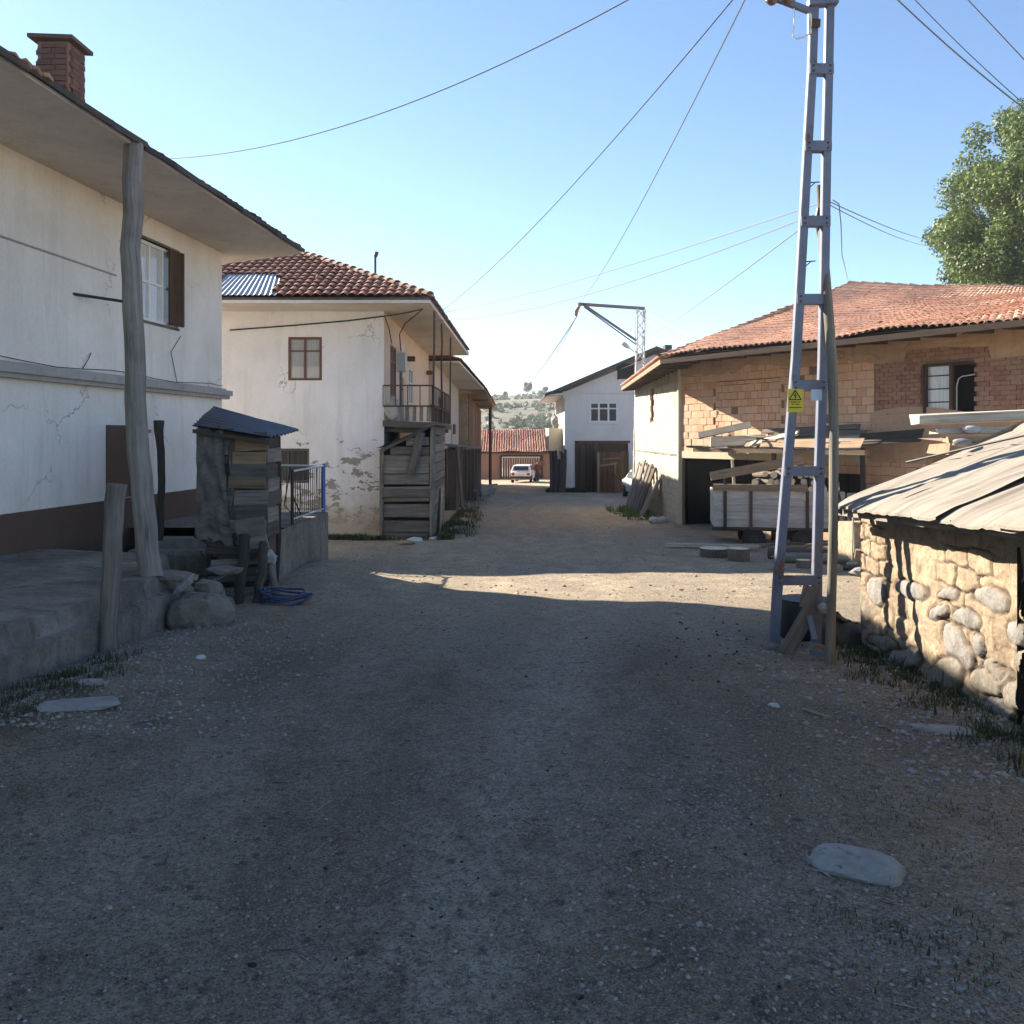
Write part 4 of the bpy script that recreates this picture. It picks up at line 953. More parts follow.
m = MB(); m.box((2.25, 55, 1.15), (2.33, 60, 2.38)); m.box((2.33, 55, 1.15), (3.1, 55.1, 2.38)); m.box((2.25, 55, 1.0), (3.1, 60, 1.14)); m.build('balcony', 'plaster_yellow', HG)
m = MB(); m.box((3.0, 52.93, 4.1), (3.25, 53.1, 4.4)); m.build('bracket', 'plaster_lilac', HG)
m = MB(); m.rock((2.7, 56.5, 2.75), .22, .3, .5, 3, .5, 6); one('laundry', m, 'cloth_pale', 'pale cloth bundle standing on the garage house balcony', 'cloth', smooth=True)
# wooden gate leaf standing open
GT = thing('wooden_gate', 'open reddish wooden gate leaf in front of the lilac garage house', 'gate', (5.9, 52.4, -1.4))
m = MB(); x = 5.05
while x < 6.75: m.beam((x + .07, 52.5 - (x - 5.05) * .12, -1.4), (x + .07, 52.5 - (x - 5.05) * .12, 1.05 - rnd.uniform(0, .12)), .135, .03, up=(0, 1, 0)); x += .145
m.build('boards', 'wood_orange', GT)
m = MB(); m.beam((5.02, 52.4, -1.42), (5.02, 52.4, .95), .14, .1, up=(0, 1, 0)); m.beam((5.1, 52.38, .15), (6.1, 52.3, .32), .03, .12); m.beam((5.2, 52.38, .55), (6.3, 52.27, .62), .03, .05); m.beam((6.0, 52.3, -.3), (6.0, 52.3, .3), .08, .04, up=(0, 1, 0)); m.build('rail', 'wood_tan', GT)
m = MB(); m.beam((5.95, 51.6, -1.4), (5.98, 51.7, -.3), .16, .05, up=(0, 1, 0)); m.beam((6.2, 51.6, -1.4), (6.12, 51.8, -.6), .14, .05, up=(0, 1, 0)); one('loose_board', m, 'wood_orange', 'short orange boards propped at the foot of the open wooden gate', 'boards')
# stacked dark timber at the house corner
WS = thing('timber_stack', 'upright dark stack of poles at the left corner of the lilac garage house', 'timber stack', (2.6, 52, -1.4))
for k in range(14):
    m = MB(); x = 2.25 + (k % 7) * .13; y = 51.9 + (k // 7) * .3; m.tube(curved((x, y, -1.45), (x + rnd.uniform(-.1, .1), y + .3, rnd.uniform(.5, 1.15)), (.02, 0, 0), 5, .05, k), .08, 6, wob=.2); m.build('log', 'wood_dark', WS)

# ------------------------------------------------------------------ low building with orange roof across the end
HO = thing('low_barn', 'long low orange barn with a mossy tiled roof closing the far end of the street', 'barn', (1, 86, -2))
wo = WF((-12, 82), (12, 82), (0, -1))
ho = [(12 - .9, 12 + 2.6, -2.3, .0)]
m = MB(); wall(m, wo, -2.5, .45, ho); wall(m, WF((-12, 82), (-12, 90), (-1, 0)), -2.5, .45); wall(m, WF((12, 82), (12, 90), (1, 0)), -2.5, .45); m.build('wall', 'barn_wall', HO)
m = MB(); slab(m, [(-12.5, 81.4, .42), (12.5, 81.4, .42), (12.3, 86, 2.45), (-12.3, 86, 2.45)], .1); slab(m, [(-12.3, 86, 2.45), (12.3, 86, 2.45), (12.5, 91, .4), (-12.5, 91, .4)], .1); ro = m.build('roof', 'wood_dark', HO)
m = MB(); tiles(m, S4((-12.5, 81.4, .46), (12.5, 81.4, .46), (12.3, 86, 2.49), (-12.3, 86, 2.49), .08, .15), 110, 15, .23, .36, h=.07, jit=.04); m.build('roof_tiles', 'tile_barn', ro)
m = MB(); x = -.85
while x < 2.5: m.beam((x + .1, 81.9, -2.2), (x + .1, 81.9, -.05), .19, .04, up=(0, 1, 0)); x += .22
m.build('gate', 'gate_red', HO)
m = MB(); m.beam((-1.0, 81.8, -2.2), (-1.0, 81.8, .1), .2, .1, up=(0, 1, 0)); m.beam((2.7, 81.8, -2.2), (2.7, 81.8, .1), .25, .1, up=(0, 1, 0)); m.beam((-1, 81.8, .1), (2.8, 81.8, .1), .1, .15); m.build('gate_frame', 'wood_brown', HO)
m = MB(); m.box((2.35, 81.3, -.75), (2.95, 81.36, -.35)); one('wall_plate', m, 'gate_red', 'small red plate beside the low barn gate', 'plate')

# ------------------------------------------------------------------ cars
def make_car(label, loc, rz):
    t = thing('parked_car', label, 'car', loc)
    prof = [(-2.0, .38), (-2.02, .62), (-1.96, .84), (-1.80, .92), (-1.72, .95), (-1.45, 1.34), (-1.30, 1.40), (.15, 1.42), (.35, 1.38), (.95, .98), (1.9, .86), (2.0, .7), (2.02, .4), (1.9, .28), (-1.9, .28)]
    def half(y, z): return .80 - (.0 if z < .95 else (z - .95) * .32) - (.04 if abs(y) > 1.85 else 0)
    m = MB(); n = len(prof)
    L = [V((-half(y, z), y, z)) for y, z in prof]; Rr = [V((half(y, z), y, z)) for y, z in prof]
    m.add(L + Rr, [tuple(range(n))[::-1], tuple(range(n, 2 * n))] + [(i, (i + 1) % n, n + (i + 1) % n, n + i) for i in range(n)])
    t['_w'] = (0, 0, 0)
    body = m.build('body', 'car_white', t)
    bv = body.modifiers.new('bevel', 'BEVEL'); bv.width = .05; bv.segments = 2; bv.limit_method = 'ANGLE'; bv.angle_limit = .4
    m = MB(); m.quad((-.60, -1.74, 1.0), (.60, -1.74, 1.0), (.55, -1.50, 1.32), (-.55, -1.50, 1.32)); m.build('rear_window', 'pane_dark', t)
    m = MB(); m.quad((-.62, .93, 1.02), (.62, .93, 1.02), (.56, .42, 1.36), (-.56, .42, 1.36)); m.build('windscreen', 'pane_dark', t)
    for s in (-1, 1):
        m = MB()
        for a, b in ((-1.40, -.55), (-.48, .30)): m.quad((s * .805, a, 1.0), (s * .805, b + (.25 if b > 0 else 0), 1.0), (s * .70, b - .02, 1.33), (s * .70, a + .1, 1.33))
        m.build('side_window', 'pane_dark', t)
        m = MB(); m.box((s * .62 - .12, -2.04, .62), (s * .62 + .12, -1.97, .80)); m.build('tail_light', 'lamp_red', t)
        m = MB(); m.box((s * .60 - .15, 1.98, .60), (s * .60 + .15, 2.03, .76)); m.build('headlight', 'pane_white', t)
        for y in (-1.25, 1.25):
            m = MB(); m.tube([(s * .64, y, .30), (s * .82, y, .30)], .30, 18); wh = m.build('wheel', 'rubber', t)
            m = MB(); m.tube([(s * .80, y, .30), (s * .835, y, .30)], .18, 12); m.build('hub', 'chrome', wh)
    m = MB(); m.box((-.82, -2.08, .34), (.82, -1.98, .54)); m.box((-.80, 1.98, .32), (.80, 2.07, .50)); m.build('bumper', 'steel_dark', t)
    m = MB(); m.box((-.26, -2.055, .60), (.26, -2.03, .72)); m.build('number_plate', 'pane_white', t)
    t.rotation_euler = (0, 0, rz); t['_w'] = tuple(loc)
    return t
make_car('white hatchback seen from behind, parked before the low orange barn', (.95, 72.5, G(.95, 72.5)), R(-8))
make_car('white car mostly hidden behind the far corner of the brick house', (6.62, 45.0, G(6, 45)), R(4))

# ------------------------------------------------------------------ person
def person(x, y):
    z0 = G(x, y)
    bm = bmesh.new(); sk = bm.verts.layers.skin.verify()
    J = {'pel': (0, 0, .92, .15), 'wst': (0, 0, 1.06, .135), 'chest': (0, .01, 1.30, .165), 'neck': (0, .01, 1.47, .055), 'head0': (0, 0, 1.55, .08), 'head': (0, 0, 1.64, .10), 'top': (0, 0, 1.70, .075)}
    for s, n in ((-1, 'l'), (1, 'r')):
        J[n + 'hip'] = (s * .10, 0, .86, .10); J[n + 'kn'] = (s * .13, -.03 + s * .06, .48, .065); J[n + 'an'] = (s * .15, .02 + s * .10, .09, .045); J[n + 'toe'] = (s * .17, -.14 + s * .10, .04, .04)
        J[n + 'sh'] = (s * .19, .01, 1.40, .07); J[n + 'el'] = (s * .25, .02, 1.12, .048); J[n + 'wr'] = (s * .24, -.08, .90, .035); J[n + 'hd'] = (s * .235, -.11, .81, .038)
        for f_ in range(5): J[n + 'f%d' % f_] = (s * (.215 + .012 * f_), -.13 + .012 * f_, .725 + .008 * abs(f_ - 2), .009)
    E = [('pel', 'wst'), ('wst', 'chest'), ('chest', 'neck'), ('neck', 'head0'), ('head0', 'head'), ('head', 'top')]
    for n in 'lr': E += [('pel', n + 'hip'), (n + 'hip', n + 'kn'), (n + 'kn', n + 'an'), (n + 'an', n + 'toe'), ('chest', n + 'sh'), (n + 'sh', n + 'el'), (n + 'el', n + 'wr'), (n + 'wr', n + 'hd')] + [(n + 'hd', n + 'f%d' % k) for k in range(5)]
    vv = {}
    for k, q in J.items():
        v = bm.verts.new(q[:3]); v[sk].radius = (q[3], q[3] * .85); v[sk].use_root = (k == 'pel'); vv[k] = v
    for a, b in E: bm.edges.new((vv[a], vv[b]))
    me = bpy.data.meshes.new('person'); bm.to_mesh(me); bm.free(); me.materials.append(M['skin'])
    o = bpy.data.objects.new('person', me); C.objects.link(o); o.location = (x, y, z0); o.rotation_euler = (0, 0, .5)
    o.modifiers.new('skin', 'SKIN'); s = o.modifiers.new('sub', 'SUBSURF'); s.levels = 1; s.render_levels = 2
    o['_w'] = (0, 0, 0)
    tag(o, 'person standing by the white hatchback in dark trousers and a dark red top', 'person')
    m = MB()
    m.tube([(0, 0, .88), (0, 0, 1.0), (0, .01, 1.2), (0, .01, 1.38), (0, .01, 1.47)], [.175, .16, .185, .20, .08], 14)
    for s_ in (-1, 1): m.tube([(s_ * .15, .01, 1.41), (s_ * .21, .01, 1.36), (s_ * .252, .02, 1.12), (s_ * .245, -.07, .93)], [.075, .08, .062, .05], 10)
    m.build('jacket', 'cloth_red', o, smooth=True)
    m = MB()
    m.tube([(0, 0, .80), (0, 0, .95)], [.165, .172], 14)
    for s_ in (-1, 1): m.tube([(s_ * .09, 0, .90), (s_ * .13, -.03 + s_ * .06, .48), (s_ * .15, .02 + s_ * .10, .09)], [.115, .085, .075], 10)
    m.build('trousers', 'cloth_dark', o, smooth=True)
    m = MB(); m.rock((0, .012, 1.685), .105, .105, .085, 3, .08, 2); m.build('hair', 'cloth_dark', o, smooth=True)
    m = MB()
    for s_ in (-1, 1): m.rock((s_ * .034, -.093, 1.645), .012, .008, .008, 1, 0)
    m.build('eyes', 'sign_black', o)
person(1.98, 71.0)

# ------------------------------------------------------------------ brick house on the right
A_ = V((4.95, 26.5, 0)); dU = V((.509, -.861, 0)).normalized(); nI = V((.861, .509, 0)).normalized()
Bq = A_ + dU * 12.6
HB = thing('brick_house', 'rough orange hollow brick house with a sagging tile roof and dark open garage', 'house', (11, 27, -.8))
wB = WF(A_[:2], Bq[:2], (-nI.x, -nI.y)); wE = WF((4.95, 36), (4.95, 26.5), (-1, 0))
gar = (.12, 4.3, -1.5, 1.25); wn = (7.97, 9.16, 2.32, 3.46); dn = (5.6, 6.4, -.9, 1.0)
m = MB(); wall(m, wB, -1.2, 4.12, [gar, wn, dn], depth=.08); wall(m, wE, -1.6, 4.1, [(4.0, 4.75, 2.42, 3.5)], depth=.2, d=-.0)
bk = [(4.95, 36), (18, 36), (18.3, 20.2), Bq[:2]]
for a, b in zip(bk, bk[1:]): wall(m, WF(a, b, (1, 0)), -1.6, 4.1)
m.build('wall', 'mortar', HB)
def blocks(mb, w, u0, u1, z0, z1, bw, bh, holes=(), miss=.012, jd=.012, mi=0, d0=.0, gap=.014, keep=None, course=None):
    z = z0; row = 0
    while z < z1 - .02:
        h = min(bh, z1 - z); u = u0 - (bw / 2 if row % 2 else 0)
        while u < u1:
            a = max(u, u0); b = min(u + bw, u1); u += bw
            if b - a < .04: continue
            mu, mz = (a + b) / 2, z + h / 2
            if any(x0 - .02 < mu < x1 + .02 and y0 - .02 < mz < y1 + .02 for x0, x1, y0, y1 in holes): continue
            if keep and not keep(mu, mz): continue
            if rnd.random() < miss: continue
            dd = d0 + .03 + rnd.uniform(-jd, jd); r_ = rnd.random()
            g = gap * rnd.uniform(.5, 1.2) / 2
            t = rnd.uniform(-.006, .006)
            q = [w.p(a + g, z + g + t, dd), w.p(b - g, z + g + rnd.uniform(-.004, .004), dd + rnd.uniform(-.006, .006)), w.p(b - g, z + h - g, dd + rnd.uniform(-.006, .006)), w.p(a + g, z + h - g + t, dd)]
            e = [p - w.N * (dd + .02) for p in q]
            mb.add(q + e, [(0, 1, 2, 3), (0, 4, 5, 1), (1, 5, 6, 2), (2, 6, 7, 3), (3, 7, 4, 0)], None, r_, mi)
        z += bh; row += 1
holesB = [gar, wn, dn, (1.5, 3.9, 1.9, 3.40), (6.75, 7.9, 2.35, 3.45)]
m = MB()
blocks(m, wB, .12, 6.7, 1.42, 4.05, .26, .20, holesB, miss=.02, jd=.008, gap=.012)
blocks(m, wB, 1.5, 3.9, 1.9, 3.40, .245, .2, (), miss=.012, jd=.008, d0=-.012, gap=.018)
blocks(m, wB, 4.4, 12.5, -1.0, 1.42, .26, .20, [dn], miss=.02, mi=0)
blocks(m, wB, 6.7, 12.5, 1.42, 4.05, .22, .10, holesB, miss=.015, mi=1, jd=.008, gap=.010)
blocks(m, wB, 6.75, 7.9, 2.35, 3.45, .22, .09, (), miss=.0, mi=1, d0=.01)
m.build('brickwork', ['block_orange', 'brick_red'], HB)
m = MB(); m.grid(lambda u, v: wB.p(6.6 + 5.9 * u, 1.3 + 1.15 * v + .1 * math.sin(u * 9) * v, .047 + .018 * mnoise.noise(V((u * 14, v * 5, 3))) + .012 * mnoise.noise(V((u * 50, v * 16, 3)))), 120, 30)
m.grid(lambda u, v: wB.p(.05 + 12.4 * u, 4.06 - (.40 + .28 * mnoise.noise(V((u * 6, 3, 0))) + .14 * mnoise.noise(V((u * 25, 3, 0))) + .35 * max(0, u - .5)) * v * (1 if not .6 < u < .76 else .55), .046 + .014 * mnoise.noise(V((u * 24, v * 4, 3)))), 160, 10)
m.build('mud_render', 'render_orange', HB)
m = MB(); wbox(m, wB, .0, 6.5, 1.26, 1.46, -.02, .055, jit=.004); m.build('lintel', 'plaster_yellow', HB)
m = MB(); m.box((4.88, 26.43, -1.0), (5.0, 26.55, 4.05)); m.build('corner_column', 'plaster_yellow', HB)
m = MB(); blocks(m, wE, .0, 9.38, 1.36, 4.0, .27, .20, [(4.0, 4.75, 2.42, 3.5)], miss=0, jd=.008, gap=.01); blocks(m, wE, .0, 9.38, -1.5, 1.3, .27, .20, [], miss=0, jd=.008, gap=.01); m.build('end_brickwork', 'block_yellow', HB)
m = MB(); blocks(m, wE, 4.02, 4.73, 2.42, 3.5, .22, .10, (), miss=0, d0=-.14); m.build('blocked_window', 'brick_red', HB)
m = MB(); wbox(m, wE, 0, 9.4, 1.30, 1.36, 0, .05); m.build('band', 'concrete', HB)
for k in range(7):  # dark notches in the brickwork
    pass
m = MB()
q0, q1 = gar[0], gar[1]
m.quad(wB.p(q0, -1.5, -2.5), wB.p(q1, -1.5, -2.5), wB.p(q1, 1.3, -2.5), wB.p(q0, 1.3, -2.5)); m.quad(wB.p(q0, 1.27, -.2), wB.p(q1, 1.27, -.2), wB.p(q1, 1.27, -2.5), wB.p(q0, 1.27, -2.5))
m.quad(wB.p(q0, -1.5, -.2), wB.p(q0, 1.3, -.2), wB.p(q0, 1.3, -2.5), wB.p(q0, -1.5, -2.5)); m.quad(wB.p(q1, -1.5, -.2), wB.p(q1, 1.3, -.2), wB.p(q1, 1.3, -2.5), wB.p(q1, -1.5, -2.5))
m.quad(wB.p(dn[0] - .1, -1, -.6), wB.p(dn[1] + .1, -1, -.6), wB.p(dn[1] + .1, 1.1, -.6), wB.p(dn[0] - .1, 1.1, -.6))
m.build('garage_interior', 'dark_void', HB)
# window: left half with four panes, right half open and dark
f = MB(); u0, u1, z0, z1 = wn
wbox(f, wB, u0, u0 + .07, z0, z1, -.06, .07); wbox(f, wB, u1 - .03, u1, z0, z1, -.06, .0); wbox(f, wB, u0 + .07, u1 - .03, z1 - .06, z1, -.06, .05); wbox(f, wB, u0 + .07, u1 - .03, z0, z0 + .03, -.06, .05)
wbox(f, wB, u0 + .60, u0 + .67, z0 + .03, z1 - .06, -.05, .04)
for k in (1, 2, 3): z = z0 + (z1 - z0) * (k / 4 + .02); wbox(f, wB, u0 + .07, u0 + .60, z - .012, z + .012, -.03, .0)
fo = f.build('window', 'wood_brown', HB)
p = MB(); p.quad(wB.p(u0 + .07, z0, -.02), wB.p(u0 + .6, z0, -.02), wB.p(u0 + .6, z1, -.02), wB.p(u0 + .07, z1, -.02)); p.build('pane', 'pane_white', fo)
p = MB(); p.quad(wB.p(u0 - .1, z0 - .1, -.5), wB.p(u1 + .1, z0 - .1, -.5), wB.p(u1 + .1, z1 + .1, -.5), wB.p(u0 - .1, z1 + .1, -.5)); p.build('room_dark', 'dark_void', fo)
p = MB(); p.tube([wB.p(u0 + .76, z0 + .02, .02), wB.p(u0 + .76, z1 - .5, .02), wB.p(u0 + .80, z1 - .36, .02), wB.p(u0 + .88, z1 - .31, .02), wB.p(u1 - .03, z1 - .28, .0)], .014, 6); p.build('pipe', 'steel_white', fo)
# roof
E0 = V((3.97, 24.0, 3.93)); 
E1 = V(Bq) - nI * .85 + V((0, 0, 4.40)) + dU * .5; E1.z = 4.08
EW = V((4.50, 36.9, 3.87)); R1 = V((10.9, 29.0, 6.70)); R2 = V((16.2, 25.4, 5.95)); R3 = V((12.4, 32.5, 6.6))
bkR = V((19, 37, 3.9)); bkL = V((19.5, 20.5, 4.2))
SB = S4(E0, E1, R2, R1, .10, .10)
m = MB(); m.grid(lambda u, v: SB(u, v), 30, 14); m.poly([E0, R1, R3, EW]); m.poly([EW, R3, bkR]); m.poly([bkR, R3, R1, R2, bkL]); m.poly([bkL, R2, E1])
rb = m.build('roof', 'wood_dark', HB)
m = MB(); tiles(m, lambda u, v: SB(u, v) + V((0, 0, .05)), 72, 27, .205, .34, h=.055, lift=.03, jit=.018)
SBs = S4(EW + V((-.05, 0, 0)), E0 + V((-.05, 0, 0)), R1, R3); tiles(m, lambda u, v: SBs(u, v) + V((0, 0, .05)), 55, 24, .22, .34, h=.05, lift=.03)
m.build('roof_tiles', 'tile_orange', rb)
m = MB()
for a, b in ((E0, R1), (R1, R2)):
    for k in range(6):
        c0 = a.lerp(b, k / 6); c1 = a.lerp(b, (k + 1) / 6)
        o0 = V((0, 0, .05))
        if a == R1: c0 = SB(1 - k / 6, 1) if False else SB(k / 6, 1); c1 = SB((k + 1) / 6, 1)
        caps(m, c0 + o0, c1 + o0, .10, .36)
caps(m, R1 + V((0, 0, .09)), R3 + V((0, 0, .09)), .10, .36); m.build('ridge_tiles', 'tile_cap', rb)
m = MB()
for a, b in ((E0, E1), (E0, EW)):
    o = V((0, 0, -.05)); m.beam(a + o, b + o, .04, .12, jit=.005)
    n = int((b - a).length / .75)
    inn = nI * .95 if b == E1 else V((1.0, 0, 0)); m.build('fascia', 'wood_brown' if b == E1 else 'wood_tan', rb); m = MB()  # lighter wood on the end fascia paints the sun falling on it
    for k in range(n):
        m = MB(); q = a.lerp(b, (k + .5) / n); m.beam(q + V((0, 0, -.09)), q + inn + V((0, 0, -.02)), .09, .11, jit=.01); m.build('rafter', 'wood_brown', rb)
    m = MB()
m = MB(); m.poly([E0 + V((0, 0, -.02)), E1 + V((0, 0, -.02)), E1 + nI * 1.0, V((5.1, 26.4, 4.05)), V((5.1, 36.2, 4.05)), EW + V((0, 0, -.02))]); m.build('eave_boarding', 'wood_brown', rb)

# canopy of boards over the trailer
CN = thing('board_canopy', 'flimsy horizontal board canopy over the log trailer, fixed to the brick house', 'canopy', (6.2, 22.8, -.6))
cq = [V((4.55, 23.0, 1.62)), wB.p(2.0, 1.50, .06), wB.p(6.6, 1.60, .06), V((7.7, 19.6, 1.60))]
m = MB(); fC = S4(cq[0], cq[3], cq[2], cq[1])
for k in range(13):
    a = fC(k / 13, 0); b = fC(k / 13 + .005, 1); a2 = fC((k + 1) / 13, 0); wd = (a2 - a).length * .97
    m.beam(a + V((0, 0, rnd.uniform(-.015, .015))) - nI * rnd.uniform(-.1, .25), b, wd, .035, jit=.015)
m.build('boards', 'wood_grey', CN)
m = MB(); m.beam(cq[0] + V((.1, 0, -.07)), cq[3] + V((0, 0, -.07)), .08, .10); m.build('edge_beam', 'wood_tan', CN)
for q in (fC(.5, .12), fC(.98, .1)):
    m = MB(); m.tube(curved((q.x, q.y, -.9), (q.x, q.y, q.z - .05), (.02, 0, 0), 5, .03, q.x), .06, 7); m.build('post', 'wood_dark', CN)
jb = [((.05, .35), (.35, .75), .16, .26, .30, 'wood_pale', 'palest wide board tilted on the left end of the canopy'), ((.02, .15), (.30, .5), .30, .62, .22, 'wood_grey', 'steep grey board rising at the left end of the canopy'),
      ((.30, .45), (.62, .35), .12, .40, .18, 'wood_pale', 'pale board crossing the middle of the canopy low down'), ((.35, .65), (.95, .75), .45, .52, .14, 'wood_grey', 'long thin board raised along the back of the canopy'),
      ((.4, .3), (.98, .2), .10, .14, .26, 'wood_tan', 'tan board lying flat along the canopy front edge'), ((.5, .55), (1.02, .5), .24, .22, .30, 'wood_pale', 'broad pale board stacked on the right half of the canopy'),
      ((.45, .5), (.99, .62), .34, .38, .16, 'wood_grey', 'grey board uppermost in the stack at the right of the canopy'), ((.10, .6), (.45, .5), .10, .12, .2, 'wood_tan', 'short tan board under the tilted ones on the canopy'),
      ((.95, .45), (1.28, .55), .22, .30, .34, 'wood_dark', 'dark board sticking out past the right end of the canopy')]
for (a, b, za, zb, w_, mt, lab) in jb:
    p0 = fC(*a) + V((0, 0, za)); p1 = fC(*b) + V((0, 0, zb)); m = MB(); m.beam(p0, p1, w_, .035, up=(-.5, -.7, .75), jit=.02); one('loose_board', m, mt, lab, 'board', 'boards piled on the canopy')
m = MB(); f_ = fC(.12, .55); m.rock(f_ + V((0, 0, .22)), .2, .15, .16, 2, .6, 4); one('rubble_lump', m, 'brick_red', 'reddish broken brick lump under the tilted canopy boards', 'rubble')

# ------------------------------------------------------------------ log trailer
T0 = V((4.62, 20.6, 0)); tU = V((.985, -.17, 0)).normalized(); tN = V((-.17, -.985, 0)).normalized()
wT = WF(T0[:2], (T0 + tU * 2.85)[:2], (tN.x, tN.y))
TR = thing('log_trailer', 'whitewashed wooden trailer with low sideboards loaded with firewood logs', 'trailer', (5.8, 21.2, -.7))
m = MB()
for k in range(5): wbox(m, wT, 0, 2.85, -.17 + .165 * k, -.01 + .165 * k, 0, .03, jit=.004)
m.build('side_panel', 'wood_white', TR)
m = MB()
for k in range(5): wbox(m, wT, 0, 2.85, -.17 + .165 * k, -.01 + .165 * k, -1.55, -1.52)
m.build('side_panel', 'wood_white', TR)
for u_ in (0.0, 2.85):
    m = MB()
    for k in range(5): m.beam(wT.p(u_, -.09 + .165 * k, 0), wT.p(u_, -.09 + .165 * k, -1.5), .03, .155, jit=.004)
    m.build('end_panel', 'wood_white', TR)
m = MB(); slab(m, [wT.p(0, -.17, 0), wT.p(2.85, -.17, 0), wT.p(2.85, -.17, -1.52), wT.p(0, -.17, -1.52)], .06); m.build('bed', 'wood_dark', TR)
for u_ in (.25, .82, 2.05, 2.7):
    m = MB(); wbox(m, wT, u_ - .035, u_ + .035, -.22, .66 + (0 if u_ != .25 else .5), .032, .07); m.build('stake', 'wood_brown', TR)
m = MB(); wbox(m, wT, -.02, 2.05, .65, .80, .0, .09, jit=.01); m.build('top_rail', 'wood_tan', TR)
for s_, u_ in ((0, .9), (1, .9), (0, 2.0), (1, 2.0)):
    d_ = -.15 - 1.2 * s_; m = MB(); m.tube([wT.p(u_, -.47, d_ + .09), wT.p(u_, -.47, d_ - .09)], .27, 16); wh = m.build('wheel', 'rubber', TR); m = MB(); m.tube([wT.p(u_, -.47, d_ + .10), wT.p(u_, -.47, d_ - .10)], .11, 10); m.build('rim', 'steel_dark', wh)
m = MB(); m.beam(wT.p(.9, -.47, 0), wT.p(.9, -.47, -1.5), .07, .07); m.beam(wT.p(2.0, -.47, 0), wT.p(2.0, -.47, -1.5), .07, .07); m.beam(wT.p(0, -.28, -.75), wT.p(2.85, -.28, -.75), .12, .1); m.build('axle', 'steel_dark', TR)
for k, (a, b, w_, lab) in enumerate([((-.08, .98, .12), (1.95, 1.38, .10), .2, 'broad tan plank tilted over the left end of the log trailer')]):
    m = MB(); m.beam(wT.p(a[0], a[1], a[2]), wT.p(b[0], b[1], b[2]), .04, .2, jit=.01); one('loose_board', m, 'wood_tan', lab, 'board')
m = MB(); m.tube([wT.p(.48, .5, -.1), wT.p(.42, 1.35, -.12)], .035, 6); one('stick', m, 'wood_pale', 'upright pale stick behind the tilted plank on the trailer', 'stick')
log0 = None; LOGS = []
lg = [(x, y) for y in range(5) for x in range(11)]
for x, y in lg:
    u_ = 1.0 + x * .155 + (.078 if y % 2 else 0); z_ = .55 + y * .15
    if u_ > 2.78 or (y > 3 and not 1.5 < u_ < 2.2) or (y > 2 and u_ > 2.4): continue
    LOGS.append((u_, z_))
for k, (u_, z_) in enumerate(LOGS):
    if log0 is None:
        m = MB(); m.tube([(0, -.55, 0), (.0, 0, .0), (0, .55, 0)], [.072, .075, .07], 9, wob=.15, mi=0, capmi=1); log0 = m.build('log', ['bark', 'log_end'], None, origin=(0, 0, 0)); o = log0
    else: o = log0.copy(); C.objects.link(o)
    q = wT.p(u_ + rnd.uniform(-.02, .02), z_ + rnd.uniform(-.015, .015), -.55 + rnd.uniform(-.1, .12)); o.location = q
    o.rotation_euler = (rnd.uniform(-.08, .08), rnd.uniform(0, 3), math.atan2(tN.y, tN.x) + math.pi / 2 + rnd.uniform(-.18, .18)); s_ = rnd.uniform(.85, 1.15); o.scale = (s_, 1, s_)
    tag(o, 'pale sawn firewood log stacked on the whitewashed trailer', 'log', 'firewood logs on the trailer')
for k in range(14):
    a = fC(rnd.uniform(.25, .8), rnd.uniform(.15, .8)) + V((0, 0, rnd.uniform(.06, .35))); dd = V((rnd.uniform(.4, 1.2), rnd.uniform(-1.0, .1), rnd.uniform(-.08, .18)))
    m = MB(); m.tube(curved(a, a + dd, (0, 0, rnd.uniform(-.05, .08)), 6, .08, k), [.028, .026, .024, .022, .019, .015, .01], 6); one('branch', m, 'wood_pale' if k % 3 else 'wood_grey', 'thin crooked branch tangled among the boards on the canopy', 'branch', 'branches tangled on the canopy', smooth=True)
for k in range(9):
    x = 5.2 + rnd.uniform(0, 2.6); y = 19.6 - (x - 5.2) * .5 + rnd.uniform(-.6, .4); a = V((x, y, G(x, y) + .04)); dd = V((rnd.uniform(.3, 1.0), rnd.uniform(-.5, .3), rnd.uniform(0, .12)))
    m = MB(); m.tube(curved(a, a + dd, (0, 0, .03), 6, .06, k + 40), [.04, .038, .035, .032, .03, .025, .02], 6); one('branch', m, 'bark', 'short barked branch lying on the ground before the trailer wheels', 'branch', 'branches on the ground by the trailer', smooth=True)
# rake-like tools hanging at the right end
for k in range(4):
    m = MB(); u_ = 2.72 + k * .14; b0 = wT.p(u_, .62, .14); b1 = wT.p(u_ + .10, -.05, .20); m.tube([b0, b1], .012, 5); m.beam(b1 + V((-.06, 0, 0)), b1 + V((.06, 0, 0)), .02, .02)
    o = one('hand_rake', m, 'wood_brown', ['leftmost of four thin rakes hung at the right end of the trailer', 'second from left of four thin rakes hung at the trailer end', 'third from left of four thin rakes hung at the trailer end', 'rightmost of four thin rakes hung at the trailer end'][k], 'rake', 'rakes hung on the trailer end')
m = MB(); m.grid(lambda u, v: wT.p(2.9 + .85 * u, -.35 + .98 * v, .05 - .25 * u + .01 * math.sin(u * 9)), 12, 8); m.grid(lambda u, v: wT.p(2.9 + .85 * u, -.35 + .98 * v, .02 - .25 * u), 2, 2)
one('board_screen', m, 'wood_white', 'whitewashed board screen standing right of the trailer behind the steel pole', 'screen')

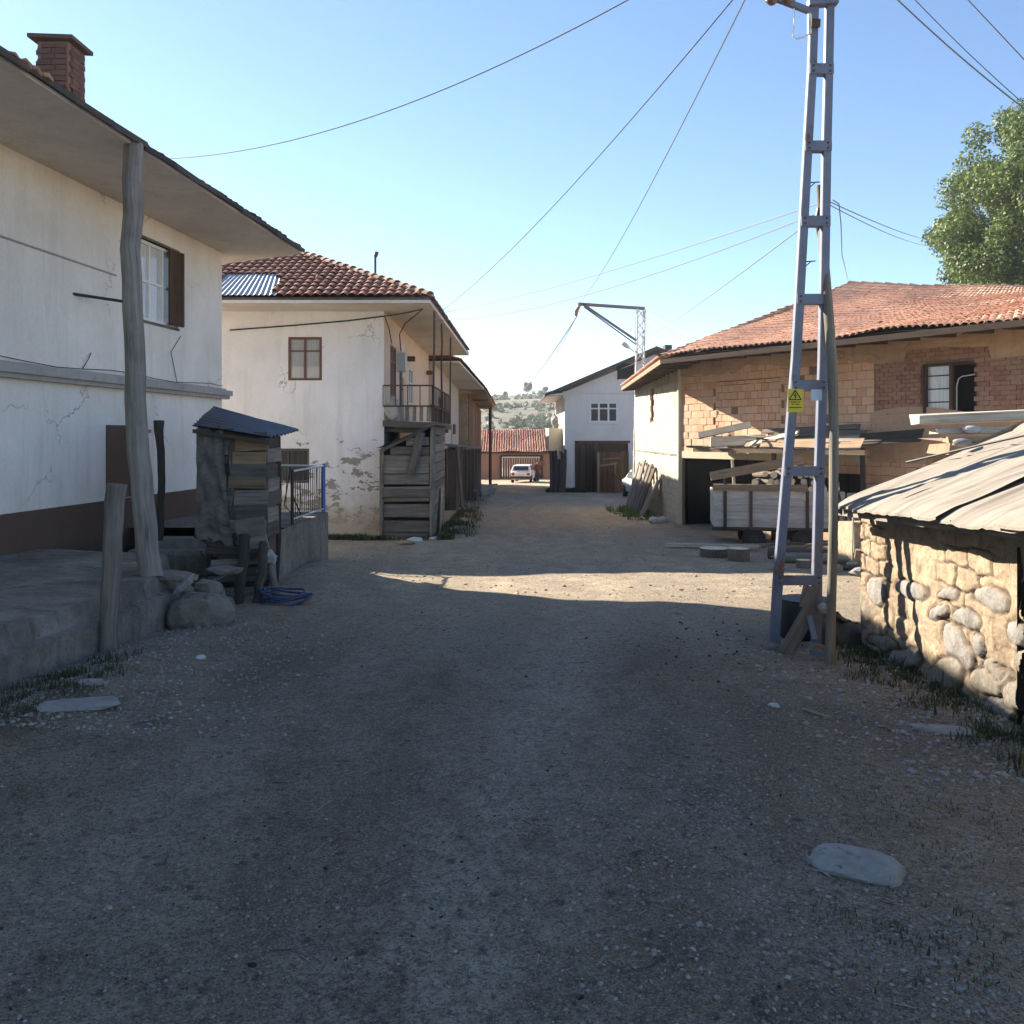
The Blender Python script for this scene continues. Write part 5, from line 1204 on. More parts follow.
# ------------------------------------------------------------------ leaning boards at the brick house end
for k in range(7):
    y = 34.3 - k * .75; m = MB(); zb = G(4.5, y); ln = [1.9, 1.75, 1.95, 1.8, 1.85, 1.7, 1.25][k]
    m.beam((4.30 - .02 * k, y - .3, zb - .02), (4.86, y + (.15 if k < 6 else .1), zb + ln * .95), .05 if k < 6 else .06, .42 if k < 6 else .62, up=(0, 1, 0), jit=.015)
    one('leaning_board', m, 'wood_grey' if k != 5 else 'wood_brown', ['farthest of the grey boards leaning on the pale brick end wall', 'second farthest grey board leaning on the pale brick end wall', 'third farthest grey board leaning on the pale brick end wall', 'middle thick board leaning on the pale brick end wall', 'long grey board leaning second before the brown one', 'brown board leaning next to the shortest wide one', 'shortest widest board leaning nearest the garage corner'][k], 'board', 'boards leaning on the brick end wall')
for k in range(9):
    x, y = 4.05 + rnd.uniform(0, .8), 26.4 + rnd.uniform(0, 3.0); s_ = rnd.uniform(.1, .22); m = MB(); m.rock((x, y, G(x, y) + s_ * .3), s_, s_ * .8, s_ * .6, 2, .4, k)
    one('rubble_stone', m, 'stone_pale', 'pale rubble stone lying below the leaning boards', 'stone', 'rubble stones below the leaning boards')
# stumps and beams on the ground by the trailer
for (x, y, r_, h_, lab) in ((3.95, 17.6, .28, .17, 'low wide sawn stump left of the trailer'), (4.25, 16.9, .20, .24, 'taller narrow sawn stump nearest the road by the trailer'), (5.05, 15.6, .12, .14, 'small wooden block between stumps and steel pole')):
    m = MB(); z_ = G(x, y); m.tube([(x, y, z_ - .05), (x, y, z_ + h_)], r_, 16, wob=.08, mi=0, capmi=1); one('stump', m, ['bark', 'log_end'], lab, 'stump')
m = MB(); m.beam((3.3, 19.3, G(3.3, 19.3) + .08), (5.1, 18.6, G(5, 18.6) + .1), .22, .05, jit=.01); one('plank', m, 'wood_pale', 'pale plank lying flat on the ground before the dark garage', 'plank')
for k, (a, b, r_, mt, lab) in enumerate([((4.9, 17.2), (8.6, 15.0), .10, 'wood_dark', 'long dark log lying across the yard behind the steel pole'), ((5.0, 16.5), (8.0, 14.4), .09, 'wood_grey', 'grey log lying in front of the long dark log'),
                                          ((5.8, 17.3), (8.4, 16.0), .12, 'bark', 'thick barked log lying under the whitewashed panel'), ((5.6, 15.2), (7.4, 13.6), .05, 'wood_dark', 'thin dark pole on the ground nearest the steel pole')]):
    m = MB(); m.tube(curved((a[0], a[1], G(*a) + r_), (b[0], b[1], G(*b) + r_ * 1.2), (0, 0, .03), 8, .06, k), r_, 8, wob=.15); one('ground_log', m, mt, lab, 'log', smooth=True)
for k in range(10):
    x, y = 4.6 + rnd.uniform(0, 3.2), 14.2 + rnd.uniform(0, 3.4); s_ = rnd.uniform(.07, .16); m = MB(); m.rock((x, y, G(x, y) + s_ * .3), s_, s_ * .8, s_ * .6, 2, .4, k + 30)
    one('rubble_stone', m, 'stone_grey', 'small grey stone among the logs in the yard behind the steel pole', 'stone', 'stones among the yard logs')
# ------------------------------------------------------------------ steel electricity pole
TD = 8.6
def tp(px, py, D=TD): return at(px, py, D)
TW = thing('steel_pole', 'tall blue grey tapered steel electricity pole with rungs and a yellow warning sign', 'electricity pole', (2.75, TD, -.15))
lb, lt = tp(777, 648), tp(817, -62); rb_, rt = tp(821, 650), tp(831, -62)
lb.z -= .1; rb_.z -= .1
LGX = [(774, 652), (779, 580), (788, 471), (797, 360), (808.5, 150), (813, 70), (817.5, -62)]
RGX = [(817, 650), (818, 580), (820.5, 471), (824, 360), (827.5, 150), (829.5, 70), (832, -62)]
def legx(Lp, y):
    for (x0, y0), (x1, y1) in zip(Lp, Lp[1:]):
        if y >= y1: return x0 + (x1 - x0) * (y - y0) / (y1 - y0)
    return Lp[-1][0]
for Lp in (LGX, RGX):
    m = MB()
    for (p0, p1) in zip(Lp, Lp[1:]):
        a, b = tp(*p0), tp(*p1)
        wa = .076 - .012 * (652 - p0[1]) / 714; wb_ = .076 - .012 * (652 - p1[1]) / 714
        if p0[1] > 640: a.z -= .12
        m.beam(a, b, wa, .012, up=(0, 1, 0), w1=wb_)                      # web plate facing the road
        for o in (-1, 1): m.beam(a + V((o * wa / 2, .035, 0)), b + V((o * wb_ / 2, .035, 0)), .009, .07, up=(0, 1, 0))
    m.build('leg', 'steel_blue', TW)
for y in (-20, 69, 146, 221, 299, 385, 471, 580):
    a = tp(legx(LGX, y), y); b = tp(legx(RGX, y), y); m = MB()
    m.beam(a + V((-.035, -.015, 0)), b + V((.035, -.015, 0)), .012, .095); m.beam(a + V((-.035, .03, -.045)), b + V((.035, .03, -.045)), .08, .01); ro_ = m.build('rung', 'steel_blue', TW)
    m = MB()
    for c_ in (a, b):
        for dz in (-.025, .025): m.tube([c_ + V((0, -.020, dz)), c_ + V((0, -.034, dz))], .010, 6)
    m.build('bolts', 'iron_rust', ro_)
m = MB(); m.beam(tp(772, -16), tp(842, -12), .08, .10); m.beam(tp(808, 3), tp(837, 1), .10, .07); m.beam(tp(775, -2), tp(812, 12), .05, .05); m.build('crossarm', 'steel_blue', TW)
for k, (a, b) in enumerate(((772, -2), (788, -1), (842, -22))):
    m = MB(); c = tp(a, b)
    m.tube([c + V((0, 0, -.06)), c + V((0, 0, -.03)), c, c + V((0, 0, .03)), c + V((0, 0, .07))], [.03, .07, .04, .07, .03], 12); m.build('insulator', 'porcelain', TW, smooth=True)
m = MB(); m.tube([tp(809.5, 10), tp(809.5, 34)], .022, 8); m.build('cable_box', 'white_frame', TW)
m = MB(); m.tube([tp(794, 5), tp(794.5, 20), tp(793, 36), tp(796, 39), tp(804, 37), tp(811, 33)], .009, 6); m.build('cable_loop', 'white_cable', TW)
m = MB(); m.beam(tp(815.5, 27, TD - .05), tp(816, 19, TD - .05), .085, .02, up=(0, 1, 0)); m.build('clamp', 'iron_rust', TW)
# warning sign
def wsg(px, py, d=0): return tp(px, py, TD - .05 - d)
m = MB(); m.quad(wsg(787.5, 412), wsg(803, 412), wsg(803.5, 389), wsg(788, 389)); m.beam(wsg(788, 400.5, -.006), wsg(803, 400.5, -.006), .01, .21); sg = m.build('warning_sign', 'sign_yellow', TW)
m = MB()
T = [(795.3, 390.2), (789.2, 399.6), (801.2, 399.6)]
for a, b in zip(T, T[1:] + T[:1]): m.beam(wsg(*a, .004), wsg(*b, .004), .002, .010, up=(0, 0, 1) if a[1] == b[1] else (1, 0, .4))
for a, b in (((795.6, 392.8), (794.3, 396)), ((794.3, 395.6), (796.2, 395.4)), ((796.2, 395.2), (795.2, 398.6))): m.beam(wsg(*a, .005), wsg(*b, .005), .002, .009)
for y, x0, x1 in ((402, 790.5, 797), (402, 797.8, 800), (404.2, 791.5, 794), (404.2, 795, 799.5), (407.5, 789.5, 801.5)): m.beam(wsg(x0, y, .005), wsg(x1, y, .005), .002, .008)
m.build('pictogram', 'sign_black', sg)
m = MB(); m.beam(wsg(811, 395), wsg(822, 395), .006, .105); m.build('small_plate', 'plate_pale', TW)
for y in (183, 262):
    m = MB(); x = legx(LGX, y); m.tube([tp(x, y), tp(x + 13, y - 1)], .006, 5); m.tube([tp(x, y + 7), tp(x + 8, y)], .005, 5); m.build('step_bracket', 'steel_dark', TW)
m = MB(); m.beam(tp(815, 640, TD - .35), tp(808, 612, TD - .1), .05, .02, up=(0, 1, 0)); m.beam(tp(826, 655, 8.1), tp(810, 652, 8.1), .03, .05); m.build('foot_strut', 'steel_blue', TW)
m = MB()
for x_ in (774, 817): c_ = tp(x_, 655); m.chunk((c_.x, c_.y + .02, -.16), .12, .12, .10, 24, x_)
m.build('footing', 'concrete', TW)

PD = 7.9
m = MB(); b0 = at(832, 668, PD); b0.z -= .1; b1 = at(822, 186, PD + 1.0)
PQ = [(830, 672), (831, 620), (833.5, 520), (834, 430), (832, 360), (827.5, 300), (822.5, 240), (819.5, 186)]
m.tube([at(x_, y_, PD + .9 * (672 - y_) / 486) for x_, y_ in PQ], [.046, .042, .040, .044, .047, .046, .042, .03], 12, wob=.1)
WP = one('wooden_pole', m, 'wood_pole', 'slender pale old wooden utility pole standing right beside the steel one', 'pole', smooth=True)
m = MB(); q = at(822, 222, PD + .9); m.tube([q + V((-.05, -.06, .12)), q + V((-.06, -.07, 0)), q + V((-.03, -.06, -.22)), q + V((.0, -.05, -.35))], [.02, .045, .02, .015], 8); one('cable_clamp', m, 'plastic_black', 'black cable clamp strapped near the top of the slender wooden pole', 'clamp', smooth=True)

# junk at the pole foot
m = MB(); c = V((2.98, 9.15, G(2.98, 9.15)))
m.tube([c + V((0, 0, 0)), c + V((0, 0, .04)), c + V((0, 0, .36)), c + V((0, 0, .39))], [.25, .26, .27, .25], 20); m.tube([c + V((0, 0, .39)), c + V((0, 0, .33))], [.265, .22], 20, cap=False)
one('plastic_tub', m, 'plastic_black', 'black plastic tub behind the foot of the steel pole', 'tub', smooth=True)
m = MB(); m.beam(at(784, 655, 8.35), at(812, 606, 8.5), .14, .03, up=(0, 1, 0), jit=.008); m.beam(at(806, 608, 8.5), at(812, 588, 8.55), .13, .05, up=(0, 1, 0), jit=.02); one('leaning_board', m, 'wood_grey', 'bent grey board leaning diagonally against the foot of the steel pole', 'board')
m = MB(); m.rock(at(823, 608, 8.45), .05, .05, .055, 3, .3, 3); one('cloth_bundle', m, 'cloth_pale', 'small pale rag caught between the steel and wooden poles low down', 'rag', smooth=True)
m = MB(); m.grid(lambda u, v: V((3.0 + .55 * u, 8.75 + .35 * v + .1 * mnoise.noise(V((u * 4, v * 4, 1))), -.12 + .34 * (1 - abs(2 * v - 1)) * (1 - .6 * u) + .05 * mnoise.noise(V((u * 7, v * 5, 9))))), 14, 10)
one('dark_sack', m, 'plastic_black', 'crumpled black sack lying between the wooden pole and the stone shed', 'sack', smooth=True)

# ------------------------------------------------------------------ stone shed
SS = thing('stone_shed', 'low mud and stone shed with pale boulders in its wall and old metal sheet roof', 'shed', (4.6, 6, -.2))
stones = [(210, 385, 66, 38, .1), (365, 398, 42, 27, .3), (535, 415, 68, 46, .1), (330, 482, 36, 26, .3), (448, 510, 52, 40, 0), (398, 620, 64, 80, -.3), (495, 620, 28, 46, -.1), (150, 692, 92, 46, .35), (658, 560, 34, 52, 0), (585, 890, 66, 50, .3), (60, 385, 40, 60, 0), (345, 760, 100, 75, .5), (540, 770, 80, 50, .3), (655, 840, 60, 50, .2), (560, 715, 40, 25, .0), (90, 610, 60, 28, .15), (690, 700, 40, 60, 0)]
dullst = {11, 12, 13, 14, 15, 16}
SP = []
for i, (cx, cy, rx, ry, ro) in enumerate(stones):
    px, py = 860 + cx / 4.27, 500 + cy / 4.27; Y = 3.4 * 900 / (px - 512); k = Y / 900 / 4.27
    SP.append((Y, 1.9 - (py - 436) * Y / 900, rx * k * Y / 3.4, ry * k, ro, 2 if i in dullst else 1))
r2_ = random.Random(5)
for i in range(26): SP.append((r2_.uniform(2.6, 5.9), r2_.uniform(-.05, .75), r2_.uniform(.08, .2), r2_.uniform(.07, .14), r2_.uniform(-.4, .4), r2_.choice((1, 2, 2))))
def sst(a, b, x): t = max(0.0, min(1.0, (x - a) / (b - a))); return t * t * (3 - 2 * t)
def sw(Y, z):   # displacement, paleness, greyness, joint darkness of the wall
    N3 = lambda a, b, c: mnoise.noise(V((a, b, c)))
    fine = .010 * N3(Y * 9, z * 9, 4) + .006 * N3(Y * 30, z * 30, 4)
    d = .026 * N3(Y * 2.5, z * 2.5, 0) + fine; pale = grey = jt = 0.0
    wY = Y + .035 * N3(Y * 5, z * 5, 1) + .012 * N3(Y * 17, z * 17, 6); wz = z + .035 * N3(Y * 5, z * 5, 7) + .012 * N3(Y * 17, z * 17, 9)
    zz = wz; row = math.floor((zz + .5) / .155); fz = (zz + .5) / .155 - row
    yy = wY + (row % 2) * .16 + .05 * N3(Y, row * 3.0, 2); fy = yy / .33 - math.floor(yy / .33)
    e = min(min(fz, 1 - fz) * .155, min(fy, 1 - fy) * .33)
    msk = sst(-.15, .25, N3(Y * 1.1 + 7, z * 1.1, 5))
    lo = 1 - sst(.25, .50, z + .25 * N3(Y * .8, 0, 3))
    jt += (1 - lo) * msk * (1 - sst(.003, .014, e))
    q2 = V((wY * 3.0, wz * 4.6, 0)); dist, pts_ = mnoise.voronoi(q2); ed = dist[1] - dist[0]; hs = N3(pts_[0].x * 3.3, pts_[0].y * 5.1, 2)
    k = lo * sst(.0, .5, .6 + hs); jl = 1 - sst(.03, .17, ed)
    jt += k * jl * .5 * sst(-.3, .2, N3(Y * 1.5, z * 1.5, 9)); d += lo * (.004 + .010 * hs) * sst(.05, .3, ed); grey = lo * sst(.05, .2, -hs) * sst(.10, .2, ed) * .8
    d -= .028 * min(1, jt)
    for (a, b, rx, ry, ro, mt) in SP:
        u, v = wY - a, wz - b
        if abs(u) > .5 or abs(v) > .4: continue
        u, v = u * math.cos(ro) - v * math.sin(ro), u * math.sin(ro) + v * math.cos(ro)
        q = (abs(u / rx) ** 2.3 + abs(v / ry) ** 2.3) ** .435 * (1 + .35 * N3(Y * 3.1, z * 3.1, a * 9))
        if q > 1.4: continue
        w = 1 - sst(.90, 1.02, q); ring = sst(.94, 1.04, q) * (1 - sst(1.06, 1.3, q))
        d = d * (1 - w) + w * (.012 + .016 * (1 - q * q) + fine * .6) - ring * .016
        jt = jt * (1 - w) * (1 - ring) + ring * .9
        if mt == 1: pale = max(pale * (1 - w), w); grey *= (1 - w)
        else: grey = max(grey * (1 - w), w * .8); pale *= (1 - w)
    return d, pale, grey, min(1, jt)
m = MB(); dy = .016; Ys = np.arange(2.4, 8.84, dy); Zs = np.arange(-.5, 1.32, .014); nY, nZ = len(Ys), len(Zs)
vals = [[sw(y, z) for y in Ys] for z in Zs]
def xw(y): return 3.42
grid_n = nY * nZ
m.v = [(xw(y) - vals[j][i][0] , y, z) for j, z in enumerate(Zs) for i, y in enumerate(Ys)]
for j in range(nZ - 1):
    for i in range(nY - 1):
        y, z = Ys[i], Zs[j]
        if 5.15 < y < 6.02 + .04 * math.sin(z * 9) and -.1 < z < 1.03 - .12 * ((y - 5.6) / .45) ** 2: continue
        a = j * nY + i; m.f.append((a, a + nY, a + nY + 1, a + 1)); m.uv.append([(0, 0)] * 4); m.r.append(.5); m.mi.append(0)
b = len(m.v)
m.quad((3.42, 8.83, -.6), (6.4, 8.83, -.6), (6.4, 8.83, 1.5), (3.42, 8.83, 1.3)); m.quad((6.4, 8.83, -.6), (6.4, 2.4, -.6), (6.4, 2.4, 2.2), (6.4, 8.83, 2.2)); m.quad((3.42, 2.4, -.6), (6.4, 2.4, -.6), (6.4, 2.4, 1.9), (3.42, 2.4, 1.3))
m.poly([(3.42, 8.83, 1.29), (6.4, 8.83, 1.4), (6.4, 8.83, 2.2), (5.0, 8.83, 2.05), (3.5, 8.83, 1.33)])
wl_ = m.build('wall', 'rubble_wall', SS, smooth=True)
for c_, nm in enumerate(('pale', 'grey', 'joint')):
    a_ = wl_.data.attributes.new(nm, 'FLOAT', 'POINT'); arr = np.zeros(len(wl_.data.vertices), dtype=np.float32); arr[:grid_n] = [vals[j][i][c_ + 1] for j in range(nZ) for i in range(nY)]; a_.data.foreach_set('value', arr)
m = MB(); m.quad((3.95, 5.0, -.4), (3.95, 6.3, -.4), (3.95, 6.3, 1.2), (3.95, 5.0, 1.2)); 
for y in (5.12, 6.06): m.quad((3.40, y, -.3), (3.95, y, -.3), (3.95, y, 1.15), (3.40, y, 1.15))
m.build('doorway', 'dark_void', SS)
def zr(Y, X):   # roof height
    ze = 1.17 + (8.6 - Y) * .036; t = (X - 3.1)
    return ze + .06 + .40 * t 
def sheet(y0, y1, x0, x1, lift, sd, tilt=0.0):
    mm = MB()
    def f(u, v, th=0):
        X = x0 + (x1 - x0) * u + .04 * mnoise.noise(V((v * 3, sd, 0))); Y = y1 + (y0 - y1) * v + tilt * (u - .5) + .03 * mnoise.noise(V((u * 4, sd, 2)))
        z = zr(Y, X) + lift + .007 * mnoise.noise(V((u * 2.2, v * 1.6, sd * 3.1))) + .012 * mnoise.noise(V((u * 3, v * 9, sd)))
        e = max(0, abs(v - .5) - .42) / .08; z += (.035 if v > .5 else .015) * e * (.3 + mnoise.noise(V((u * 4, sd, 4))))
        for q in (.28, .63): z += .014 * math.exp(-((v - q - .03 * math.sin(u * 3 + sd)) / .018) ** 2)
        z -= .03 * max(0, .06 - u) / .06
        return V((X, Y, z - th))
    mm.grid(lambda u, v: f(u, v), 60, 60); mm.grid(lambda u, v: f(u, v, .006), 30, 24)
    for k in range(30):
        mm.quad(f(0, k / 30), f(0, (k + 1) / 30), f(0, (k + 1) / 30, .02), f(0, k / 30, .02))
    return mm
for k, (y0, y1, x0, x1, lf, tl) in enumerate(((7.55, 8.72, 3.10, 5.3, .02, .12), (6.55, 7.75, 3.06, 5.4, .045, .1), (5.5, 6.75, 3.08, 5.5, .02, .14), (4.3, 5.75, 3.05, 5.5, .05, .1), (2.2, 4.5, 3.08, 5.5, .02, .05), (6.9, 8.85, 4.9, 6.6, .05, .0), (4.8, 7.1, 5.0, 6.6, .08, .0), (2.2, 5.0, 5.0, 6.6, .06, 0))):
    sheet(y0, y1, x0, x1, lf, k + 1, tl).build('roof_panel', 'roof_sheet', SS, smooth=True)
m = MB()
for y in (8.7, 7.4, 6.1, 4.9, 3.4): m.beam((3.14, y, zr(y, 3.14) - .06), (6.4, y, zr(y, 6.4) - .06), .07, .07, jit=.01)
m.beam((3.2, 8.75, 1.16), (3.2, 2.4, 1.40), .06, .06); m.build('rafter', 'wood_grey', SS)
m = MB(); m.tube([V((x, y, zr(y, x) + .10)) for x, y in ((3.9, 8.9), (4.3, 8.2), (4.7, 7.4), (5.1, 6.4), (5.4, 5.5))], .012, 6); m.build('tie_wire', 'cable', SS)
for k, (x, y, s_) in enumerate(((5.05, 8.25, .10), (4.3, 8.6, .07))):
    m = MB(); m.rock((x, y, zr(y, x) + .10 + s_ * .4), s_ * 1.3, s_, s_ * .55, 2, .35, k); one('weight_stone', m, 'stone_pale' if k == 0 else 'stone_grey', ['pale stone weighing down the top of the metal sheet roof', 'small grey stone lying near the far eave of the metal sheet roof'][k], 'stone', smooth=True)
m = MB(); m.tube([(3.37, 8.86, .75), (3.36, 8.88, 1.2)], .008, 6); one('thin_pipe', m, 'steel_white', 'thin pale rod hanging under the far eave corner of the stone shed', 'rod')

# timber lean-to with thick planks between shed and brick house
LT = thing('timber_lean_to', 'heavy timber and mud lean-to with thick pale planks in front of the brick house', 'lean-to', (8.3, 15, -.5))
m = MB(); m.beam((6.55, 14.6, 2.17), (9.6, 14.2, 2.28), .5, .16, jit=.03); m.beam((6.7, 14.3, 1.98), (9.4, 14.1, 2.04), .3, .10, jit=.03); m.build('top_plank', 'wood_pale', LT)
m = MB(); m.box((6.75, 13.9, 1.62), (9.6, 14.6, 1.78), jit=.02); m.beam((6.8, 14.1, 1.84), (9.5, 14.0, 1.86), .2, .10, jit=.02); m.build('beam', 'wood_tan', LT)
m = MB(); m.box((7.0, 14.3, -.8), (7.25, 14.5, 1.6)); m.box((9.3, 14.3, -.8), (9.5, 14.5, 1.6)); m.build('post', 'wood_dark', LT)
m = MB(); m.quad((6.9, 15.0, -.8), (9.6, 15.0, -.8), (9.6, 15.0, 1.7), (6.9, 15.0, 1.7)); m.quad((6.8, 13.9, 1.80), (9.6, 13.9, 1.84), (9.6, 15.1, 1.9), (6.8, 15.1, 1.86)); m.build('back_wall', 'mud', LT)
m = MB(); m.rock((7.2, 14.1, 2.0), .16, .12, .07, 2, .3, 1); one('weight_stone', m, 'stone_pale', 'white stone resting on the thick planks of the timber lean-to', 'stone', smooth=True)
m = MB(); m.box((5.9, 15.6, -.6), (6.5, 16.3, .38), jit=.03); m.box((6.6, 15.5, -.6), (7.0, 16.0, .9), jit=.03); one('mud_wall', m, 'mud', 'low crumbling brown mud wall stub behind the two poles', 'wall')
m = MB(); m.beam((5.3, 13.9, .08), (7.2, 13.2, .06), .35, .14, jit=.02); m.box((5.5, 13.6, -.5), (5.75, 13.9, 0)); m.box((6.8, 13.2, -.5), (7.05, 13.5, 0)); one('timber_bench', m, 'wood_tan', 'thick brown timber laid as a bench behind the corner of the stone shed', 'bench')

# ------------------------------------------------------------------ lattice pole with bracket
LP = thing('lattice_pole', 'white lattice electricity pole with a long triangular bracket beside the brick house', 'electricity pole', (5.28, 38, -1.1))
LD_ = 38.0; zt = at(640, 309, LD_).z
m = MB(); cx0 = 5.28
cor = [(-.2, -.2), (.2, -.2), (.2, .2), (-.2, .2)]
for a, b in cor: m.beam((cx0 + a, LD_ + b, -1.4), (cx0 + .15 + a * .75, LD_ + b * .75, zt), .06, .06)
nz = 19
for k in range(nz):
    z0 = -1.2 + (zt + 1.2) * k / nz; z1 = -1.2 + (zt + 1.2) * (k + 1) / nz
    def c_(j, z):
        t = (z + 1.4) / (zt + 1.4); s = 1 - .25 * t; return V((cx0 + .15 * t + cor[j][0] * s, LD_ + cor[j][1] * s, z))
    for j in range(4):
        a, b = (j, (j + 1) % 4) if k % 2 else ((j + 1) % 4, j); m.beam(c_(a, z0), c_(b, z1), .035, .035)
m.build('lattice_mast', 'steel_white', LP)
m = MB(); tip = at(578, 304, LD_); hd = at(642, 308.5, LD_); lo_ = at(637, 341, LD_)
for o in (-.12, .12): m.beam(tip + V((0, o, 0)), hd + V((.1, o, 0)), .05, .10); m.beam(tip + V((.2, o, 0)), lo_ + V((0, o, 0)), .05, .06)
m.beam(tip + V((.25, 0, -.12)), lo_ + V((-.02, 0, -.16)), .05, .05); m.build('bracket', 'cable_grey', LP)
m = MB(); m.tube([tip + V((.1, 0, 0)), at(576.5, 311, LD_), at(576, 316, LD_)], [.05, .09, .06], 8); m.build('insulator', 'porcelain', LP)
m = MB(); m.tube([at(634, 352, LD_), at(626, 345, LD_)], .025, 6); m.tube([at(629, 348, LD_), at(626, 345.5, LD_), at(622.5, 343, LD_)], [.05, .10, .08], 8); m.build('street_lamp_head', 'steel_white', LP)

# ------------------------------------------------------------------ cables
def cable(pts, r_, mat, label, n=40, sag=0):
    P = [V(p) for p in pts]; out = []
    if len(P) == 2:
        for i in range(n + 1):
            t = i / n; q = P[0].lerp(P[1], t); q.z -= 4 * sag * t * (1 - t); out.append(q)
    else: out = P
    m = MB(); m.tube(out, r_, 5); one('overhead_cable', m, mat, label, 'cable')
cable([at(150, 159, 14.5), at(788, -95, 8.6)], 0.0076, 'cable_grey', 'single cable sagging from the cream house roof up to the top left', sag=.60)
cable([at(440, 312, 23), at(790, -70, 8.7)], 0.0076, 'cable_grey', 'pale cable rising steeply from the balcony house roof corner to the sky', sag=.30)
cable([at(578, 305, 38), at(772, -55, 8.7)], 0.0085, 'cable_grey', 'dark twisted cable rising steeply from the long bracket tip', sag=.35)
cable([at(577, 316, 38), at(513, 398, 92)], 0.0298, 'cable_grey', 'distant upper cable running down from the bracket tip to the hill', sag=.5)
cable([at(576, 318, 38), at(517, 398, 92)], 0.0170, 'cable_grey', 'distant lower cable running down from the bracket tip to the hill', sag=.8)
cable([at(820, 203, 8.9), at(440, 313, 22.0)], 0.0059, 'cable_grey', 'upper of two house cables from the wooden pole to the balcony house', sag=.12)
cable([at(820, 212, 8.9), at(430, 320, 22.0)], 0.0059, 'cable_grey', 'lower of two house cables from the wooden pole to the balcony house', sag=.30)
cable([at(817, 216, 8.9), at(642, 340, 37.8)], 0.0068, 'cable_grey', 'cable running from the wooden pole down to the lattice pole', sag=.10)
cable([at(645, 311, 38), at(694, 338, 27.5)], 0.0170, 'cable_grey', 'upper short cable from the lattice pole head to the brick house roof', sag=.05)
cable([at(644, 316, 38), at(682, 345, 27.5)], 0.0127, 'cable_grey', 'lower short cable from the lattice pole head to the brick house roof', sag=.05)
cable([at(826, 200, 8.9), at(962, 237, 40)], 0.0059, 'cable_grey', 'upper cable from the wooden pole into the big tree', sag=.3)
cable([at(826, 203, 8.9), at(958, 238, 40)], 0.0051, 'cable_grey', 'lower cable from the wooden pole into the big tree', sag=.4)
cable([at(833, 200, 9.2), at(839, 204, 9.6), at(841, 225, 10.5), at(842, 255, 14), at(849, 284, 28.5)], 0.0059, 'cable_grey', 'thin cable hanging down behind the wooden pole to the roof ridge')
cable([at(838, -60, 8.7), at(1250, 235, 9.5)], 0.0076, 'cable_grey', 'lowest thick twisted cable crossing the upper right sky', sag=.36)
cable([at(842, -80, 8.7), at(1250, 250, 10.5)], 0.0051, 'cable_grey', 'middle thin cable crossing the upper right sky', sag=.40)
cable([at(846, -130, 8.8), at(1250, 300, 9.5)], 0.0059, 'cable_grey', 'upper cable cutting the top right corner of the sky', sag=.0)

# ------------------------------------------------------------------ big tree
def leafcloud(centres, n, size, seed, droop=.2):
    g = np.random.default_rng(seed); C_ = np.array([c[:3] for c in centres]); Rr = np.array([c[3] for c in centres]); w_ = Rr ** 2; w_ /= w_.sum()
    idx = g.choice(len(C_), n, p=w_); d = g.normal(size=(n, 3)); d /= np.linalg.norm(d, axis=1)[:, None]
    rad = Rr[idx] * (g.random(n) ** .38); p = C_[idx] + d * rad[:, None]
    nrm = d * .6 + g.normal(size=(n, 3)) * .6; nrm[:, 2] += .3; nrm /= np.linalg.norm(nrm, axis=1)[:, None]
    a = np.cross(nrm, g.normal(size=(n, 3))); a /= np.linalg.norm(a, axis=1)[:, None]; b = np.cross(nrm, a)
    s = size * (.6 + .8 * g.random(n))[:, None]
    v = np.stack([p - a * s, p - b * s * .5, p + a * s, p + b * s * .5], 1).reshape(-1, 3)
    return v, g.random(n), idx
def leafmesh(name, v, r, mat, parent=None, origin=None):
    n = len(v) // 4; org = np.array(parent['_w'] if parent else origin); me = bpy.data.meshes.new(name)
    me.vertices.add(4 * n); me.vertices.foreach_set('co', (v - org).ravel()); me.loops.add(4 * n); me.loops.foreach_set('vertex_index', np.arange(4 * n)); me.polygons.add(n); me.polygons.foreach_set('loop_start', np.arange(0, 4 * n, 4)); 
    me.update(calc_edges=True); me.validate()
    at_ = me.attributes.new('rnd', 'FLOAT', 'FACE'); at_.data.foreach_set('value', r.astype(np.float32)); me.materials.append(M[mat])
    o = bpy.data.objects.new(name, me); C.objects.link(o)
    if parent: o.parent = parent
    else: o.location = origin
    o['_w'] = tuple(float(q) for q in org); return o
tr = thing('broadleaf_tree', 'big green broadleaf tree rising behind the brick house at the right edge', 'tree', (26.5, 45, -1.5))
m = MB(); m.tube(curved((26.5, 45, -1.5), (26.8, 45, 9), (.3, 0, 0), 12, .2, 2), [.55 - .03 * i for i in range(13)], 12, wob=.1)
r3_ = random.Random(3); cl = []
for k in range(150):
    th = r3_.uniform(0, 2 * math.pi); ph = math.asin(r3_.uniform(-.75, 1)); rr = r3_.uniform(.72, 1.04)
    rr *= 1 + .12 * mnoise.noise(V((math.cos(th) * 2, math.sin(th) * 2, ph * 2)))
    c = V((27.4 + 5.7 * rr * math.cos(th) * math.cos(ph), 45 + 5.7 * rr * math.sin(th) * math.cos(ph), 12.7 + 5.7 * rr * math.sin(ph)))
    cl.append((c.x, c.y, c.z, r3_.uniform(.5, 1.2)))
for k in range(30):
    th = r3_.uniform(0, 2 * math.pi); cl.append((27.4 + 2.8 * math.cos(th), 45 + 2.8 * math.sin(th), 12.5 + r3_.uniform(-4, 4), 1.5))
for k in range(14):
    c = cl[k * 7]; m.tube(curved((26.7, 45, 4 + k * .3), c[:3], (0, 0, .5), 7, .3, k), [.2 - .024 * i for i in range(8)], 6)
m.build('trunk', 'stone_trunk', tr, smooth=True)
v_, r_, idx = leafcloud(cl, 130000, .10, 4); ct = np.array([r3_.random() for _ in cl])[idx]
